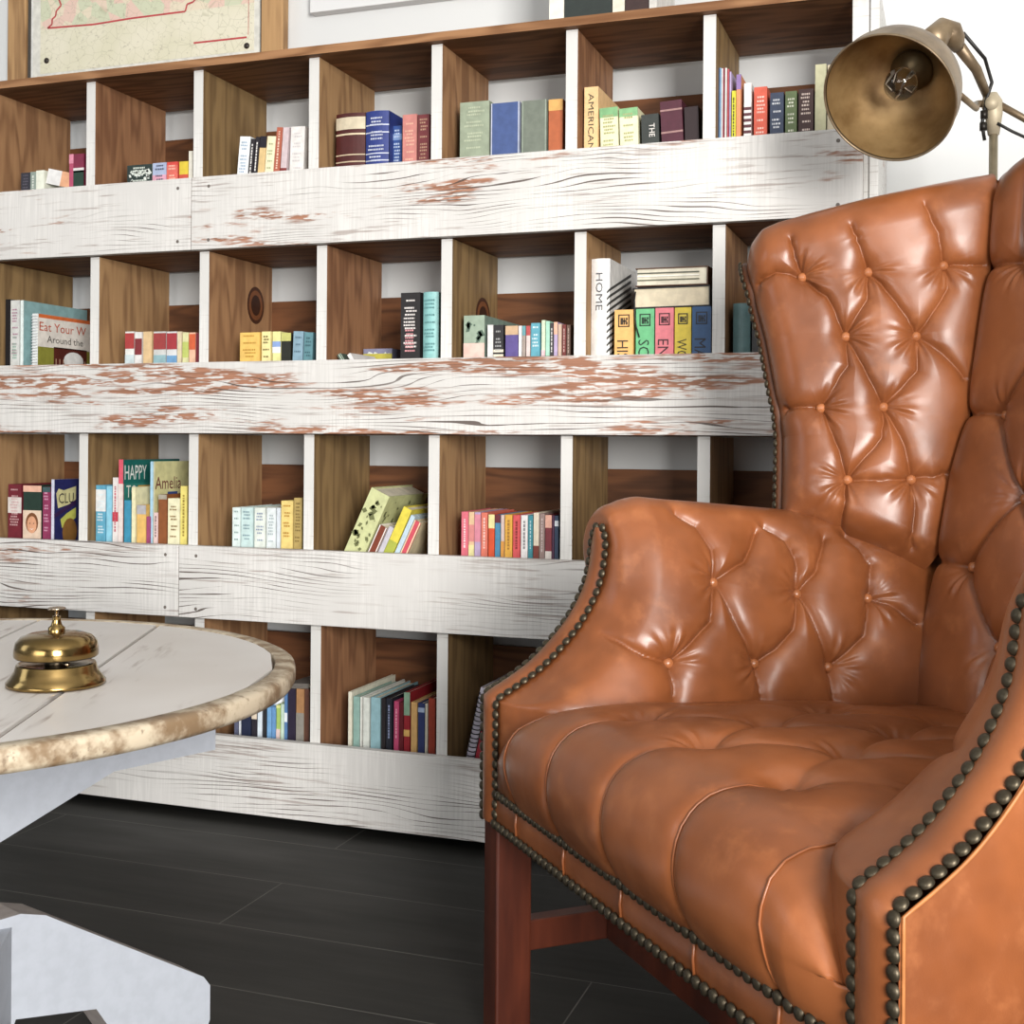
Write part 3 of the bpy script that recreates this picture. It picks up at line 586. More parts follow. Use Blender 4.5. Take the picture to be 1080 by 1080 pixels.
bk = make_book(.056, .126, .12, '3b2a22', {}, .1285, 900); bk.location = (-1.811, .062, 1.149)
tag(bk, 'dark brown book under the tilted white one, top row, first cubby', 'book', 'books in the top row, first cubby')
for (xx, hx, lab, tt) in ((-1.1375, 'c4d6c4', 'thin pale green book slumped low, only its corner above the board', -35), (-1.116, 'e8e4e2', 'thin white book slumped low beside the pale green one', -35)):
    h = .137/math.cos(R(35)); k = make_book(.0075, h, .11, hx, {'edge': '4a5a50'} if hx[0] == 'c' else {}, h*.9, len(lab))
    k.location = (xx+h*math.sin(R(35)), .05, .7822+.0043/2); k.rotation_euler = (0, R(tt), 0)
    tag(k, lab, 'book', 'books in the second row, fourth cubby')
k = make_book(.064, .1585, .085, '8a8aa4', {'lab': [(0, .5, 'c2b84e')], 'blot': 1}, .138, 77); k.location = (-1.111, .17, .7822)
tag(k, 'blue-purple picture book barely showing above the second board', 'book', 'books in the second row, fourth cubby')
flat_book('notebook', .139, .10, .0365, '1d1a1c', (-.4765, .045, .9933), (0, R(-.6), R(1)), 'black notebook with cream pages lying on the bright boxed set', 'notebook', '+x', 'dccfb4', None, 'notebooks lying on the boxed set')
nb = flat_book('notebook', .132, .10, .033, '5a3c28', (-.477, .047, 1.0318), (0, R(.4), R(-2)), 'brown notebook with loose pale pages, top of the lying pair', 'notebook', '+x', 'ddd6c2', None, 'notebooks lying on the boxed set')
q = MB()
for zz, c in ((.010, '6a6a58'), (.017, 'f0ece0'), (.0225, '55564a')): q.box((-.063, .0008, zz), (.05, .0025, zz+.0022), flat(c))
q.build('loose_sheets', nb)
q = MB(); q.tube([(-.0640, -.0012, .03), (-.0655, -.003, .015), (-.0650, -.0030, -.012), (-.063, -.0028, -.032), (-.057, -.0028, -.052)], .0014, flat('1c1c1e'), 6); 
q.build('ribbon_bookmark', bpy.data.objects['notebook'])
k = make_book(.012, .255, .17, 'c9bfa6', {'edge': 'e6dcc8'}, .12, 55); k.location = (-.385, .05, .4175); k.rotation_euler = (0, R(25), 0)
tag(k, 'pale worn book leaning behind the chair wing, third row', 'book')
k = flat_book('book', .052, .14, .010, '6e6862', (-1.2235, .05, .2605), (0, R(-4), R(-3)), 'grey-brown open-topped book lying on the tall books, bottom row under the table', 'book')
b = MB(); b.tube([(-1.309, .08, .206), (-1.262, .08, .236)], .009, flat('eef0f2', .5), 14); k = b.build('paper_roll'); tag(k, 'white rolled paper resting on the blue books by the table rim', 'paper roll')

# books standing on top of the case
for (xa, xb, h, hx, lab) in ((-.707, -.678, .19, 'e6e4d8', 'white book with page edges outward on top of the bookcase'), (-.677, -.588, .21, '2b322f', 'wide dark green-black book on top of the bookcase'), (-.587, -.564, .19, 'dcd6c4', 'cream book between two dark ones on top of the bookcase'), (-.563, -.52, .2, '3a2826', 'dark brown book on top of the bookcase'), (-.5195, -.505, .19, 'c9c6c0', 'slim pale grey book, rightmost on top of the bookcase')):
    k = make_book(xb-xa-.001, h, .15, hx, {}, .01, int(h*1e4)); k.location = ((xa+xb)/2, .04, 1.5136)
    tag(k, lab, 'book', 'books on top of the bookcase')

# ---------------------------------------------------------------- things on the wall
mp = tag(empty('framed_map', (-1.76, .285, 1.515)), 'framed old county map with red borders standing on the bookcase', 'map')
FR = wood('map_frame_wood', 'b08c62', '7f5f40', 'Z', 12, .6)
t = NT('map_paper'); v = t.coord()
cell = t.n('TexVoronoi', {'Vector': v, 'Scale': 30}); cc = t.n('SeparateColor', {0: cell.outputs['Color']})
tint = t.mix(t.step(cc.outputs[0], .45, .55), lin('d2c6b0'), t.mix(t.step(cc.outputs[1], .4, .6), lin('d2b6a8'), lin('bfc2a8')))
ed = t.n('TexVoronoi', {'Vector': v, 'Scale': 42}, feature='DISTANCE_TO_EDGE')
z = t.n('SeparateXYZ', {0: v}); upper = t.step(t.math('ADD', z.outputs[2], t.math('MULTIPLY', z.outputs[0], .0)), .209, .212)
low = t.mix(t.step(t.noise(v, 9, 2), .35, .65), lin('d2cdb9'), lin('cac6ae'))
c = t.mix(upper, low, tint)
c = t.mix(t.math('MULTIPLY', t.step(ed.outputs['Distance'], .03, .0), .35), c, lin('8d8a6c'))
c = t.mix(t.math('MULTIPLY', t.step(t.noise(v, 140, 2), .62, .7), .4), c, lin('8a8272'))
MAP = t.fin(c, .6)
for nm, lo, hi in (('frame_stile', (-.384, -.014, .0), (-.331, .012, .62)), ('frame_stile', (.310, -.014, .0), (.364, .012, .62)), ('frame_rail', (-.331, -.014, .565), (.310, .012, .62))):
    b = MB(); b.box(lo, hi, FR, None, .002); b.build(nm, mp)
b = MB(); b.box((-.330, .0, .0), (.309, .01, .565), flat('e4e4e0')); b.build('backing_board', mp)
b = MB(); b.box((-.318, -.003, .004), (.300, -.0005, .56), flat('d8d6cd')); b.box((-.296, -.0036, .105), (.286, -.003, .55), MAP); b.build('map_sheet', mp)
for xa, xb in ((-.3305, -.326), (.304, .3095)):
    b = MB(); b.box((xa, -.006, 0), (xb, .0, .565), flat('4a4642')); b.build('inner_edge', mp)
b = MB(); red = flat('b8474a')
def ribbon(pts, w=.0042):
    for (a, c_), (d, e) in zip(pts[:-1], pts[1:]):
        L = math.hypot(d-a, e-c_); nx, nz = -(e-c_)/L*w/2, (d-a)/L*w/2
        b.add([(a+nx, -.0040, c_+nz), (a-nx, -.0040, c_-nz), (d-nx, -.0040, e-nz), (d+nx, -.0040, e+nz)], [(0, 1, 2, 3)], red)
ribbon([(-.252, .55), (-.25, .33), (-.235, .30), (-.243, .277), (-.236, .262), (-.250, .250), (-.252, .238), (-.262, .232), (-.262, .22), (-.275, .212), (-.145, .207), (-.034, .210), (.107, .210), (.112, .226), (.128, .229), (.134, .236), (.135, .3)])
ribbon([(.13, .136), (.268, .135)]); ribbon([(.272, .14), (.272, .4)], .0015)
b.build('boundary_line', mp)
for x, zz in ((-.277, .135), (.268, .116)):
    b = MB(); b.lathe([(0, .004), (.005, .0035), (.0068, .0015), (.007, 0), (0, 0)], flat('2e2620', .4), 16, Matrix.Translation((x, -.0036, zz)) @ Matrix.Rotation(math.pi/2, 4, 'X')); b.build('rivet', mp)
b = MB(); b.box((-.24, -.014, 0), (.24, .012, .34), flat('dcdcdc', .5, 0, 0), None, .001)
k = b.build('wall_canvas', None, (-1.09, .287, 1.684)); tag(k, 'plain white canvas hanging above the bookcase right of the map', 'canvas')

# ---------------------------------------------------------------- round table and bell
TC = (-1.053, -1.103)
tb = tag(empty('round_table', (TC[0], TC[1], 0)), 'round whitewashed pedestal table with worn brown rim at left', 'table')
t = NT('table_paint'); v = t.coord()
n1 = t.noise(t.coord((3, 3, 3)), 1, 3); ang = math.atan2(-.405, .914)
ro = t.n('VectorRotate', {'Vector': v, 'Angle': math.atan2(.405, .914)}, rotation_type='Z_AXIS', invert=True).outputs[0]
gr = t.noise(t.n('Mapping', {'Vector': ro, 'Scale': (70, 6, 1)}).outputs[0], 1, 4, .6)
bl = t.noise(t.n('Mapping', {'Vector': ro, 'Scale': (14, 5, 1)}).outputs[0], 1, 3, .6)
c = t.mix(t.step(n1, .3, .7), lin('c6c1bc'), lin('d6d3d0'))
c = t.mix(t.math('MULTIPLY', t.math('MULTIPLY', t.step(gr, .5, .66), t.step(bl, .52, .66)), .75), c, lin('7c6a60'))
TPAINT = t.fin(c, .42, 0, .45)
t = NT('worn_rim'); n1 = t.noise(t.coord(), 26, 4, .65); n2 = t.noise(t.coord(), 90, 3, .6)
c = t.mix(t.step(n1, .38, .62), lin('7b664e'), lin('b9ac96')); c = t.mix(t.math('MULTIPLY', t.step(n2, .58, .7), .6), c, lin('5f4a38'))
RIM = t.fin(c, .5, 0, .4)
GROOVE = flat('6d5d52', .8)
rt = .412
b = MB(); ri = rt-.0235
nx, ny = .914, .405; ux, uy = -.405, .914
cuts = [-ri, -.317, -.145, .027, .199, ri]
for a, c_ in zip(cuts[:-1], cuts[1:]):
    a2 = a+(.0028 if a > -ri else 0); c2 = c_-(.0028 if c_ < ri else 0)
    s_ = [a2+(c2-a2)*i/14 for i in range(15)]
    up = [(s, math.sqrt(max(ri*ri-s*s, 0))) for s in s_]; poly = [(s, -q) for s, q in up]+[(s, q) for s, q in up[::-1]]
    poly = [p for i, p in enumerate(poly) if i == 0 or math.hypot(p[0]-poly[i-1][0], p[1]-poly[i-1][1]) > 1e-5]
    b.prism(poly, .4790, .5000, TPAINT, lambda s, q, z: (s*nx+q*ux, s*ny+q*uy, z))
b.lathe([(0, .4965), (ri-.001, .4965)], GROOVE, 48)
fixn(b.build('tabletop', tb))
b = MB(); b.lathe([(ri+.0006, .4785), (ri+.0006, .4992), (ri+.002, .5006), (rt-.006, .5003), (rt-.001, .498), (rt, .494), (rt, .484), (rt-.003, .479), (ri+.0006, .4785)], RIM, 96); b.build('rim', tb)
LEGW = flat('b4b9c2', .5, 0, .05)
LEGE = flat('aaa19c', .7)
b = MB(); b.lathe([(0, .0), (.118, .0), (.118, .203), (.085, .207), (.085, .4785), (0, .4785)], LEGW, 6); [b.sm.__setitem__(i, False) for i in range(len(b.sm))]; b.build('post', tb)
for k in range(3):
    an = math.atan2(.932, .361)+k*2*math.pi/3; ca, sa = math.cos(an), math.sin(an)
    fn = lambda r, z, o: (r*ca-o*sa, r*sa+o*ca, z)
    for nm, poly in (('foot', [(.06, .0), (.075, .0), (.115, .098), (.215, .076), (.262, .0), (.372, .0), (.376, .008), (.376, .052), (.366, .066), (.15, .205), (.12, .215), (.06, .215)]),
                     ('brace', [(.06, .4785), (.385, .4785), (.385, .351), (.06, .351)]), ('gusset', [(.06, .3508), (.243, .3508), (.06, .284)])):
        b = MB(); n = len(poly); h_ = {'foot': .027, 'brace': .022, 'gusset': .019}[nm]
        vs = [fn(r, z, -h_) for r, z in poly]+[fn(r, z, h_) for r, z in poly]
        b.add(vs, [tuple(range(n))[::-1], tuple(range(n, 2*n))], LEGW)
        for i in range(n): b.add([vs[i], vs[(i+1) % n], vs[n+(i+1) % n], vs[n+i]], [(0, 1, 2, 3)], LEGE if nm == 'foot' or (nm == 'gusset' and i == 1) else LEGW)
        bo = fixn(b.build(nm, tb)); md = bo.modifiers.new('bevel', 'BEVEL'); md.width = .002; md.segments = 2; md.limit_method = 'ANGLE'
t = NT('aged_brass'); n1 = t.noise(t.coord(), 40, 3)
BRASS = t.fin(t.mix(n1, lin('7d6538'), lin('a3885a')), t.step(n1, .3, .7, .14, .26), 1)
STEEL = flat('b9a894', .25, 1, .05)
DARKM = flat('3b352c', .4, 1)
bl_ = tag(empty('call_bell', (-.8535, -1.104, .5008)), 'brass service bell with push plunger on the round table', 'bell')
b = MB(); b.lathe([(.047, 0), (.0515, .0005), (.0515, .004), (.047, .010), (.0428, .017), (.0412, .0238), (.0404, .0250), (.036, .0244), (.02, .0244), (0, .0244)], BRASS, 64); b.build('base', bl_)
b = MB(); pr = [(.0432, .0335), (.0437, .0350), (.0436, .0420), (.0420, .0500), (.0370, .0560), (.028, .0597), (.014, .0614), (0, .0617)]
b.lathe(pr, BRASS, 64); b.lathe([(r*.97, z-.0012) for r, z in pr], DARKM, 64); b.build('dome', bl_)
b = MB(); b.lathe([(.009, .0615), (.0088, .0665), (.006, .0690), (.0055, .0705), (.0045, .0745), (.0042, .080), (0, .080)], BRASS, 24); b.lathe([(.0025, .024), (.0025, .0615)], DARKM, 12); b.build('collar', bl_)
b = MB(); b.lathe([(.012, .0245), (.012, .031), (.004, .033), (0, .033)], DARKM, 16); b.tube([(.0, .005, .029), (.026, -.018, .0285), (.032, -.020, .0285)], .0022, STEEL, 8); b.build('striker', bl_)
b = MB(); b.lathe([(.0018, .080), (.0018, .0862), (.0085, .0872), (.0098, .0885), (.0085, .0900), (.004, .0907), (0, .0908)], STEEL, 24); b.build('plunger', bl_)

bl_.scale = (.935, .935, .86)

# ---------------------------------------------------------------- old metal lamp behind the chair
lp = tag(empty('floor_lamp', (.053, -.09, 0)), 'old brass-brown adjustable floor lamp with domed shade behind the chair', 'lamp')
lo = Vector((.053, -.09, 0))
t = NT('lamp_patina'); n1 = t.noise(t.coord(), 22, 4, .6)
LOUT = t.fin(t.mix(t.step(n1, .35, .7), lin('6c5b47'), lin('8d7a60')), .42, .55, .5)
t = NT('lamp_inside'); n1 = t.noise(t.coord(), 14, 4, .6)
LIN = t.fin(t.mix(t.step(n1, .3, .7), lin('735632'), lin('997d54')), .45, .5, .5)
CASTM = flat('b5a88f', .55, .2)
rc = Vector((-.0913, -.304, 1.2371)); toc = Vector((.0855, -1.847, -.488)).normalized()
rightv = Vector((.9426, .3341, 0)); upv = rightv.cross(toc*-1).normalized()*1
upv = Vector((0, 0, 1))-toc*toc.z; upv.normalize()
Dn = (toc*.82+rightv*-.37+upv*-.46).normalized()                     # opening direction
MX = Dn.to_track_quat('Z', 'Y').to_matrix().to_4x4(); MX.translation = rc-lo
sh = [(.0940, 0), (.0955, -.002), (.0945, -.006), (.0925, -.03), (.086, -.055), (.074, -.077), (.056, -.094), (.036, -.103), (.022, -.106)]
b = MB(); b.lathe(sh, LOUT, 64, MX); b.lathe([(r-.0018, z+.0016) for r, z in sh[2:]]+[(.0, -.104)], LIN, 64, MX)
b.lathe([(.0930, -.001), (.0945, .0012), (.0960, -.001), (.0950, -.003)], LOUT, 64, MX); b.build('lamp_shade', lp)
b = MB(); b.lathe([(.0, -.1035), (.030, -.1035), (.030, -.093), (.023, -.091), (.019, -.082), (0, -.082)], flat('6b5a3e', .4, .6), 24, MX); b.build('socket', lp)
t = NT('clear_bulb_glass'); t.fin((1, 1, 1, 1), .03); t.b.inputs['Transmission Weight'].default_value = 1; t.b.inputs['IOR'].default_value = 1.45
b = MB(); b.lathe([(.012, -.082), (.014, -.074), (.021, -.062), (.0235, -.052), (.021, -.040), (.012, -.032), (0, -.0295)], t.m, 28, MX); bu = b.build('bulb', lp)
b = MB()
for a in range(5):
    q0 = MX @ Vector((.006*math.cos(a*1.257), .006*math.sin(a*1.257), -.078)); q1 = MX @ Vector((.015*math.cos(a*1.257+.4), .015*math.sin(a*1.257+.4), -.05)); q2 = MX @ Vector((.008*math.cos(a*1.257+.9), .008*math.sin(a*1.257+.9), -.043)); b.tube([q0, q1, q2], .0007, flat('d8d0c4', .3, .5), 5)
b.build('filament', bu)
def rel(p): return Vector(p)-lo
apex = rc-Dn*.106
hub = Vector((.050, -.09, 1.272))
n0, n1_, n2_ = Vector((-.040, -.205, 1.338)), Vector((-.020, -.184, 1.366)), Vector((-.004, -.172, 1.352))
b = MB(); b.tube([n0-lo, (n0+n1_)/2-lo, n1_-lo, (n1_+n2_)/2+Vector((.003, 0, .004))-lo, n2_-lo, n2_-lo+Vector((.006, .008, -.012))], [.021, .020, .018, .0175, .0155, .008], LOUT, 20); b.build('shade_neck', lp)
m1 = n2_*.5+hub*.5+Vector((.004, 0, .006))
b = MB(); b.tube([n2_-lo, m1-lo, hub-lo+Vector((-.006, 0, .014))], [.0100, .0078, .0065], LOUT, 10); b.build('upper_arm', lp)
b = MB(); b.tube([n2_-lo+Vector((.012, 0, .010)), m1-lo+Vector((.012, -.004, .014)), hub-lo+Vector((.0, -.006, .034)), hub-lo+Vector((-.008, -.012, .006)), hub-lo+Vector((-.014, -.012, -.03)), hub-lo+Vector((-.010, -.012, -.055))], .0028, flat('1d1b1a', .5), 8); b.build('power_cord', lp)
sd = rc-Dn*.045+rightv*.087-upv*.012
b = MB(); b.tube([sd-lo, (sd*.5+hub*.5)-lo+Vector((0, 0, -.012)), hub-lo+Vector((-.022, -.006, .002)), hub-lo+Vector((-.008, -.004, .004))], [.0045, .0045, .006, .005], LOUT, 8); b.build('side_bracket', lp)
b = MB(); b.tube([hub-lo+Vector((-.002, 0, .018)), hub-lo+Vector((.0, 0, .004)), hub-lo+Vector((.003, 0, -.014)), hub-lo+Vector((.003, 0, -.045))], [.010, .016, .013, .0085], CASTM, 18)
b.tube([hub-lo+Vector((.0, -.02, .0)), hub-lo+Vector((.0, .016, .0))], .010, CASTM, 16); b.build('swivel_joint', lp)
for dx, dz in ((-.011, -.018), (-.012, -.036)):
    b = MB(); b.tube([hub-lo+Vector((dx, -.012, dz+.008)), hub-lo+Vector((dx, -.012, dz-.004))], .0055, flat('2b2723', .4, .5), 10)
    b.build('clamp_screw', lp)
b = MB(); b.tube([(.0, 0, 1.232), (.0, 0, .02)], .0066, flat('b3a68c', .3, .7), 14); b.build('pole', lp)
b = MB(); b.lathe([(0, .028), (.02, .026), (.08, .014), (.11, .004), (.11, 0), (0, 0)], LOUT, 40); b.build('base', lp)
b = MB(); b.tube([hub-lo+Vector((.012, 0, .0)), hub-lo+Vector((.10, .035, -.05))], .0055, LOUT, 10); b.build('counter_arm', lp)
b = MB(); b.tube([hub-lo+Vector((.008, -.01, -.03)), hub-lo+Vector((.03, 0, -.042)), hub-lo+Vector((.06, .015, -.055)), hub-lo+Vector((.1, .03, -.068))], .0024, flat('1d1b1a', .5), 8); b.build('tail_cord', lp)
# chair surfaces in the chair own metres: x across, y back, z up
def _poly(pts, n):
    p = np.array(pts, float)
    for _ in range(3):
        q = [p[0]]
        for a, b in zip(p[:-1], p[1:]):
            q += [.75*a+.25*b, .25*a+.75*b]
        q.append(p[-1]); p = np.array(q)
    L = np.r_[0, np.cumsum(np.linalg.norm(np.diff(p, axis=0), axis=1))]
    t = np.linspace(0, L[-1], n)
    return np.stack([np.interp(t, L, p[:, k]) for k in range(p.shape[1])], -1)
CW = .70                                   # distance between the two inner nail rows
PROF = [(0, .279), (0, .43), (.03, .446), (.062, .466), (.098, .5), (.122, .53), (.14, .565), (.1475, .6), (.150, .64)]
def arm_y0(z):
    P = _poly(PROF[1:], 120)
    return np.interp(z, P[:, 1], P[:, 0])
def arm_base(ns, nt):
    ang = np.radians(np.linspace(55, 290, 40))
    sec = [(.088, .30), (.094, .37), (.090, .43), (.082, .49), (.070, .54), (.054, .585), (.035, .625)] + [(-.024+(.055+.007*math.sin(a-1.57))*math.cos(a), .612+.056*math.sin(a)) for a in ang]
    S = _poly(sec, ns)
    t = np.linspace(0, 1, nt)**1.5
    X, Z = np.repeat(S[:, 0:1], nt, 1), np.repeat(S[:, 1:2], nt, 1)
    Y0 = np.repeat(np.where((S[:, 0] < -.0) | (S[:, 1] > .63), .1495, arm_y0(S[:, 1]))[:, None], nt, 1)
    Y = Y0+(.68-Y0)*t[None]
    d = Y-Y0
    f = 1-np.exp(-(d+.008)/.036)
    fz = np.clip((Z-.52)/.12, 0, 1); fz = fz*fz*(3-2*fz)
    X = np.where(X > 0, X*(f*(1-fz)+(1-(1-f)*.5)*fz), X)
    u_ = np.clip((Y-.30)/.30, 0, 1); X = X+.032*u_*u_*(3-2*u_)*np.clip((X+.03)/.06, 0, 1)
    rf = .013
    g = rf*(1-np.sqrt(np.clip(1-(1-np.clip(d/rf, 0, 1))**2, 0, 1)))
    cx, cz = -.021, np.minimum(Z, .612)
    vx, vz = X-cx, Z-cz
    l = np.sqrt(vx**2+vz**2)+1e-9
    k = np.maximum(l-g, .021)/l
    k = np.where(g > 0, np.minimum(k, 1), 1)
    X = cx+vx*k; Z = cz+vz*k
    w = np.clip((Z-.42)/.24, 0, 1)
    Z = Z-w*(.085*np.clip(Y-.18, 0, 1)+.9*np.clip(Y-.46, 0, 1)**2)
    return np.stack([X, Y, Z], -1)
SEAM_Z = [.36, .398, .46, .56, .635, .711, .788, .814, .904, .995, 1.092, 1.16]
SEAM_Y = [.55, .553, .56, .583, .598, .615, .640, .645, .660, .676, .686, .69]
def wing_base(ns, nt):
    s = np.linspace(0, 1, ns)**1.35
    t = 1-(1-np.linspace(0, 1, nt))**1.35
    s, t = np.meshgrid(s, t, indexing='ij')
    zt = np.interp(s, [0, .03, .07, .13, .5, 1], [1.012, 1.032, 1.045, 1.052, 1.080, 1.112])
    z = .54+(zt-.54)*t
    xe = np.interp(z, [.54, .65, .76, .81, .9, .99, 1.06], [0, 0, -.018, -.028, -.052, -.078, -.088])
    ye = np.interp(z, [.54, .65, .76, .9, 1.0, 1.06], [.43, .434, .446, .438, .424, .415])
    ys = np.interp(z, SEAM_Z, SEAM_Y)
    xs = .1+0*z
    x = xe+(xs-xe)*s; y = ye+(ys-ye)*s
    tx, ty = xs-xe, ys-ye
    l = np.hypot(tx, ty); nx, ny = ty/l, -tx/l
    b = .012*np.sin(np.pi*np.clip(s, 0, 1))
    def roll(d, r): return r*(1-np.sqrt(np.clip(1-(1-np.clip(d/r, 0, 1))**2, 0, 1)))
    off = b-np.maximum(roll(s*l, .03), 0)-roll((zt-z), .035)
    x = x-.085*np.clip((.70-.085*s-z)/.055, 0, 1)**1.5*np.clip(s/.18, 0, 1)
    return np.stack([x+nx*off, y+ny*off, z], -1)
def back_base(ns, nt):
    s = np.linspace(0, 1, ns); t = 1-(1-np.linspace(0, 1, nt))**1.35
    s, t = np.meshgrid(s, t, indexing='ij')
    x = .1+.5*s
    zt = 1.112+.035*np.sin(np.pi*s)
    z = .34+(zt-.34)*t
    y = np.interp(z, SEAM_Z, SEAM_Y)-.022*np.sin(np.pi*s)
    r = .04
    d = zt-z
    y = y+r*(1-np.sqrt(np.clip(1-(1-np.clip(d/r, 0, 1))**2, 0, 1)))
    return np.stack([x, y, z], -1)
SEATP = [(.0, .321), (-.010, .331), (-.023, .356), (-.027, .383), (-.020, .414), (.002, .437), (.04, .449), (.13, .451), (.3, .441), (.45, .427), (.62, .405)]
def seat_base(ns, nt):
    P = _poly(SEATP, nt)
    s = np.linspace(0, 1, ns)
    X = np.repeat((CW*s)[:, None], nt, 1)
    Y = np.repeat(P[None, :, 0], ns, 0); Z = np.repeat(P[None, :, 1], ns, 0)
    e = np.minimum(X, CW-X)
    w = np.clip((Z-.36)/.08, 0, 1)
    Z = Z-w*.12*np.exp(-e/.055)
    Y = np.where(Y < 0, Y*(1-np.exp(-(e+.004)/.085)), Y)
    return np.stack([X, Y, Z], -1)
WING_CREASES=[[(-0.039,0.467,0.984),(-0.033,0.473,0.975),(-0.027,0.478,0.968),(-0.021,0.484,0.960),(-0.014,0.491,0.954),(-0.010,0.494,0.946),(-0.007,0.497,0.938),(-0.004,0.499,0.930),(-0.002,0.500,0.923),(0.001,0.501,0.917),(0.003,0.503,0.911),(0.005,0.504,0.906),(0.008,0.506,0.899)],
 [(0.008,0.506,0.899),(0.012,0.510,0.888),(0.018,0.514,0.877),(0.022,0.517,0.867),(0.027,0.521,0.856),(0.033,0.525,0.841),(0.038,0.530,0.828),(0.043,0.534,0.815),(0.048,0.539,0.802)],
 [(0.048,0.539,0.802),(0.053,0.543,0.788),(0.058,0.548,0.774),(0.063,0.553,0.761),(0.068,0.557,0.747),(0.071,0.558,0.736),(0.074,0.559,0.725),(0.076,0.561,0.714),(0.078,0.562,0.704)],
 [(0.016,0.536,0.989),(0.021,0.541,0.980),(0.028,0.549,0.970),(0.032,0.553,0.961),(0.037,0.558,0.952),(0.041,0.563,0.944),(0.045,0.567,0.935),(0.048,0.571,0.928),(0.052,0.575,0.921),(0.054,0.576,0.916),(0.057,0.580,0.910),(0.058,0.581,0.904),(0.060,0.583,0.899)],
 [(0.060,0.583,0.899),(0.067,0.593,0.889),(0.071,0.600,0.882),(0.077,0.608,0.875),(0.082,0.616,0.866),(0.085,0.621,0.860),(0.087,0.625,0.855),(0.090,0.630,0.848),(0.093,0.635,0.840)],
 [(0.016,0.536,0.989),(0.017,0.536,0.979),(0.017,0.534,0.969),(0.019,0.534,0.958),(0.020,0.533,0.948),(0.017,0.526,0.936),(0.014,0.519,0.924),(0.011,0.512,0.912),(0.008,0.506,0.899)],
 [(0.008,0.506,0.899),(0.010,0.506,0.889),(0.011,0.506,0.878),(0.013,0.506,0.867),(0.015,0.506,0.856),(0.011,0.496,0.842),(0.008,0.490,0.828),(0.004,0.482,0.815),(-0.001,0.472,0.800)],
 [(-0.001,0.472,0.800),(0.004,0.477,0.789),(0.008,0.479,0.776),(0.013,0.482,0.765),(0.018,0.484,0.752),(0.023,0.487,0.740),(0.027,0.488,0.726),(0.031,0.489,0.714),(0.035,0.490,0.702)],
 [(0.070,0.621,0.995),(0.071,0.622,0.985),(0.073,0.622,0.977),(0.073,0.622,0.970),(0.074,0.622,0.961),(0.071,0.613,0.944),(0.068,0.603,0.929),(0.064,0.594,0.913),(0.060,0.583,0.899)],
 [(0.060,0.583,0.899),(0.062,0.584,0.886),(0.063,0.582,0.875),(0.064,0.581,0.861),(0.065,0.580,0.849),(0.061,0.569,0.837),(0.057,0.560,0.825),(0.052,0.548,0.814),(0.048,0.539,0.802)],
 [(0.048,0.539,0.802),(0.049,0.537,0.791),(0.051,0.537,0.779),(0.051,0.534,0.769),(0.052,0.533,0.758),(0.049,0.523,0.744),(0.044,0.511,0.730),(0.039,0.500,0.716),(0.035,0.490,0.702)],
 [(-0.039,0.467,0.984),(-0.041,0.467,0.991),(-0.043,0.465,0.997),(-0.044,0.463,1.005),(-0.046,0.461,1.011),(-0.047,0.461,1.017),(-0.048,0.460,1.023),(-0.050,0.459,1.027),(-0.052,0.459,1.034)],
 [(0.016,0.536,0.989),(0.014,0.535,0.998),(0.012,0.533,1.006),(0.010,0.531,1.015),(0.008,0.529,1.024),(0.006,0.526,1.030),(0.006,0.526,1.036),(0.003,0.523,1.041),(0.000,0.522,1.048)],
 [(0.070,0.621,0.995),(0.068,0.619,1.006),(0.066,0.618,1.018),(0.065,0.616,1.028),(0.064,0.615,1.039),(0.061,0.611,1.048),(0.058,0.608,1.056),(0.057,0.606,1.064),(0.051,0.604,1.074)],
 [(-0.039,0.467,0.984),(-0.045,0.461,0.985),(-0.050,0.455,0.988),(-0.056,0.449,0.989),(-0.062,0.443,0.991),(-0.069,0.440,0.987),(-0.079,0.438,0.984),(-0.086,0.439,0.979),(-0.085,0.440,0.975)],
 [(-0.001,0.472,0.800),(-0.004,0.468,0.800),(-0.008,0.464,0.801),(-0.013,0.461,0.801),(-0.019,0.457,0.801),(-0.024,0.456,0.801),(-0.032,0.455,0.799),(-0.039,0.455,0.800),(-0.039,0.455,0.798)],
 [(0.070,0.621,0.995),(0.073,0.627,0.995),(0.076,0.633,0.996),(0.080,0.640,0.995),(0.084,0.647,0.994),(0.086,0.650,0.995),(0.089,0.656,0.994),(0.092,0.661,0.995),(0.095,0.666,0.995)],
 [(0.035,0.490,0.702),(0.035,0.487,0.692),(0.036,0.485,0.682),(0.038,0.486,0.672),(0.037,0.486,0.667),(0.033,0.487,0.659),(0.029,0.489,0.651),(0.023,0.493,0.642),(0.017,0.498,0.632)],
 [(0.078,0.562,0.704),(0.079,0.561,0.697),(0.081,0.561,0.685),(0.082,0.562,0.676),(0.083,0.562,0.666),(0.084,0.560,0.654),(0.084,0.558,0.641),(0.083,0.557,0.630),(0.080,0.564,0.618)],
 [(0.078,0.562,0.704),(0.081,0.568,0.706),(0.084,0.574,0.707),(0.086,0.580,0.707),(0.089,0.587,0.706),(0.091,0.591,0.708),(0.092,0.595,0.709),(0.093,0.598,0.711),(0.095,0.603,0.711)],
 [(0.035,0.490,0.702),(0.041,0.498,0.701),(0.048,0.507,0.701),(0.054,0.517,0.701),(0.060,0.526,0.700),(0.064,0.534,0.702),(0.069,0.543,0.702),(0.074,0.553,0.703),(0.078,0.562,0.704)]]
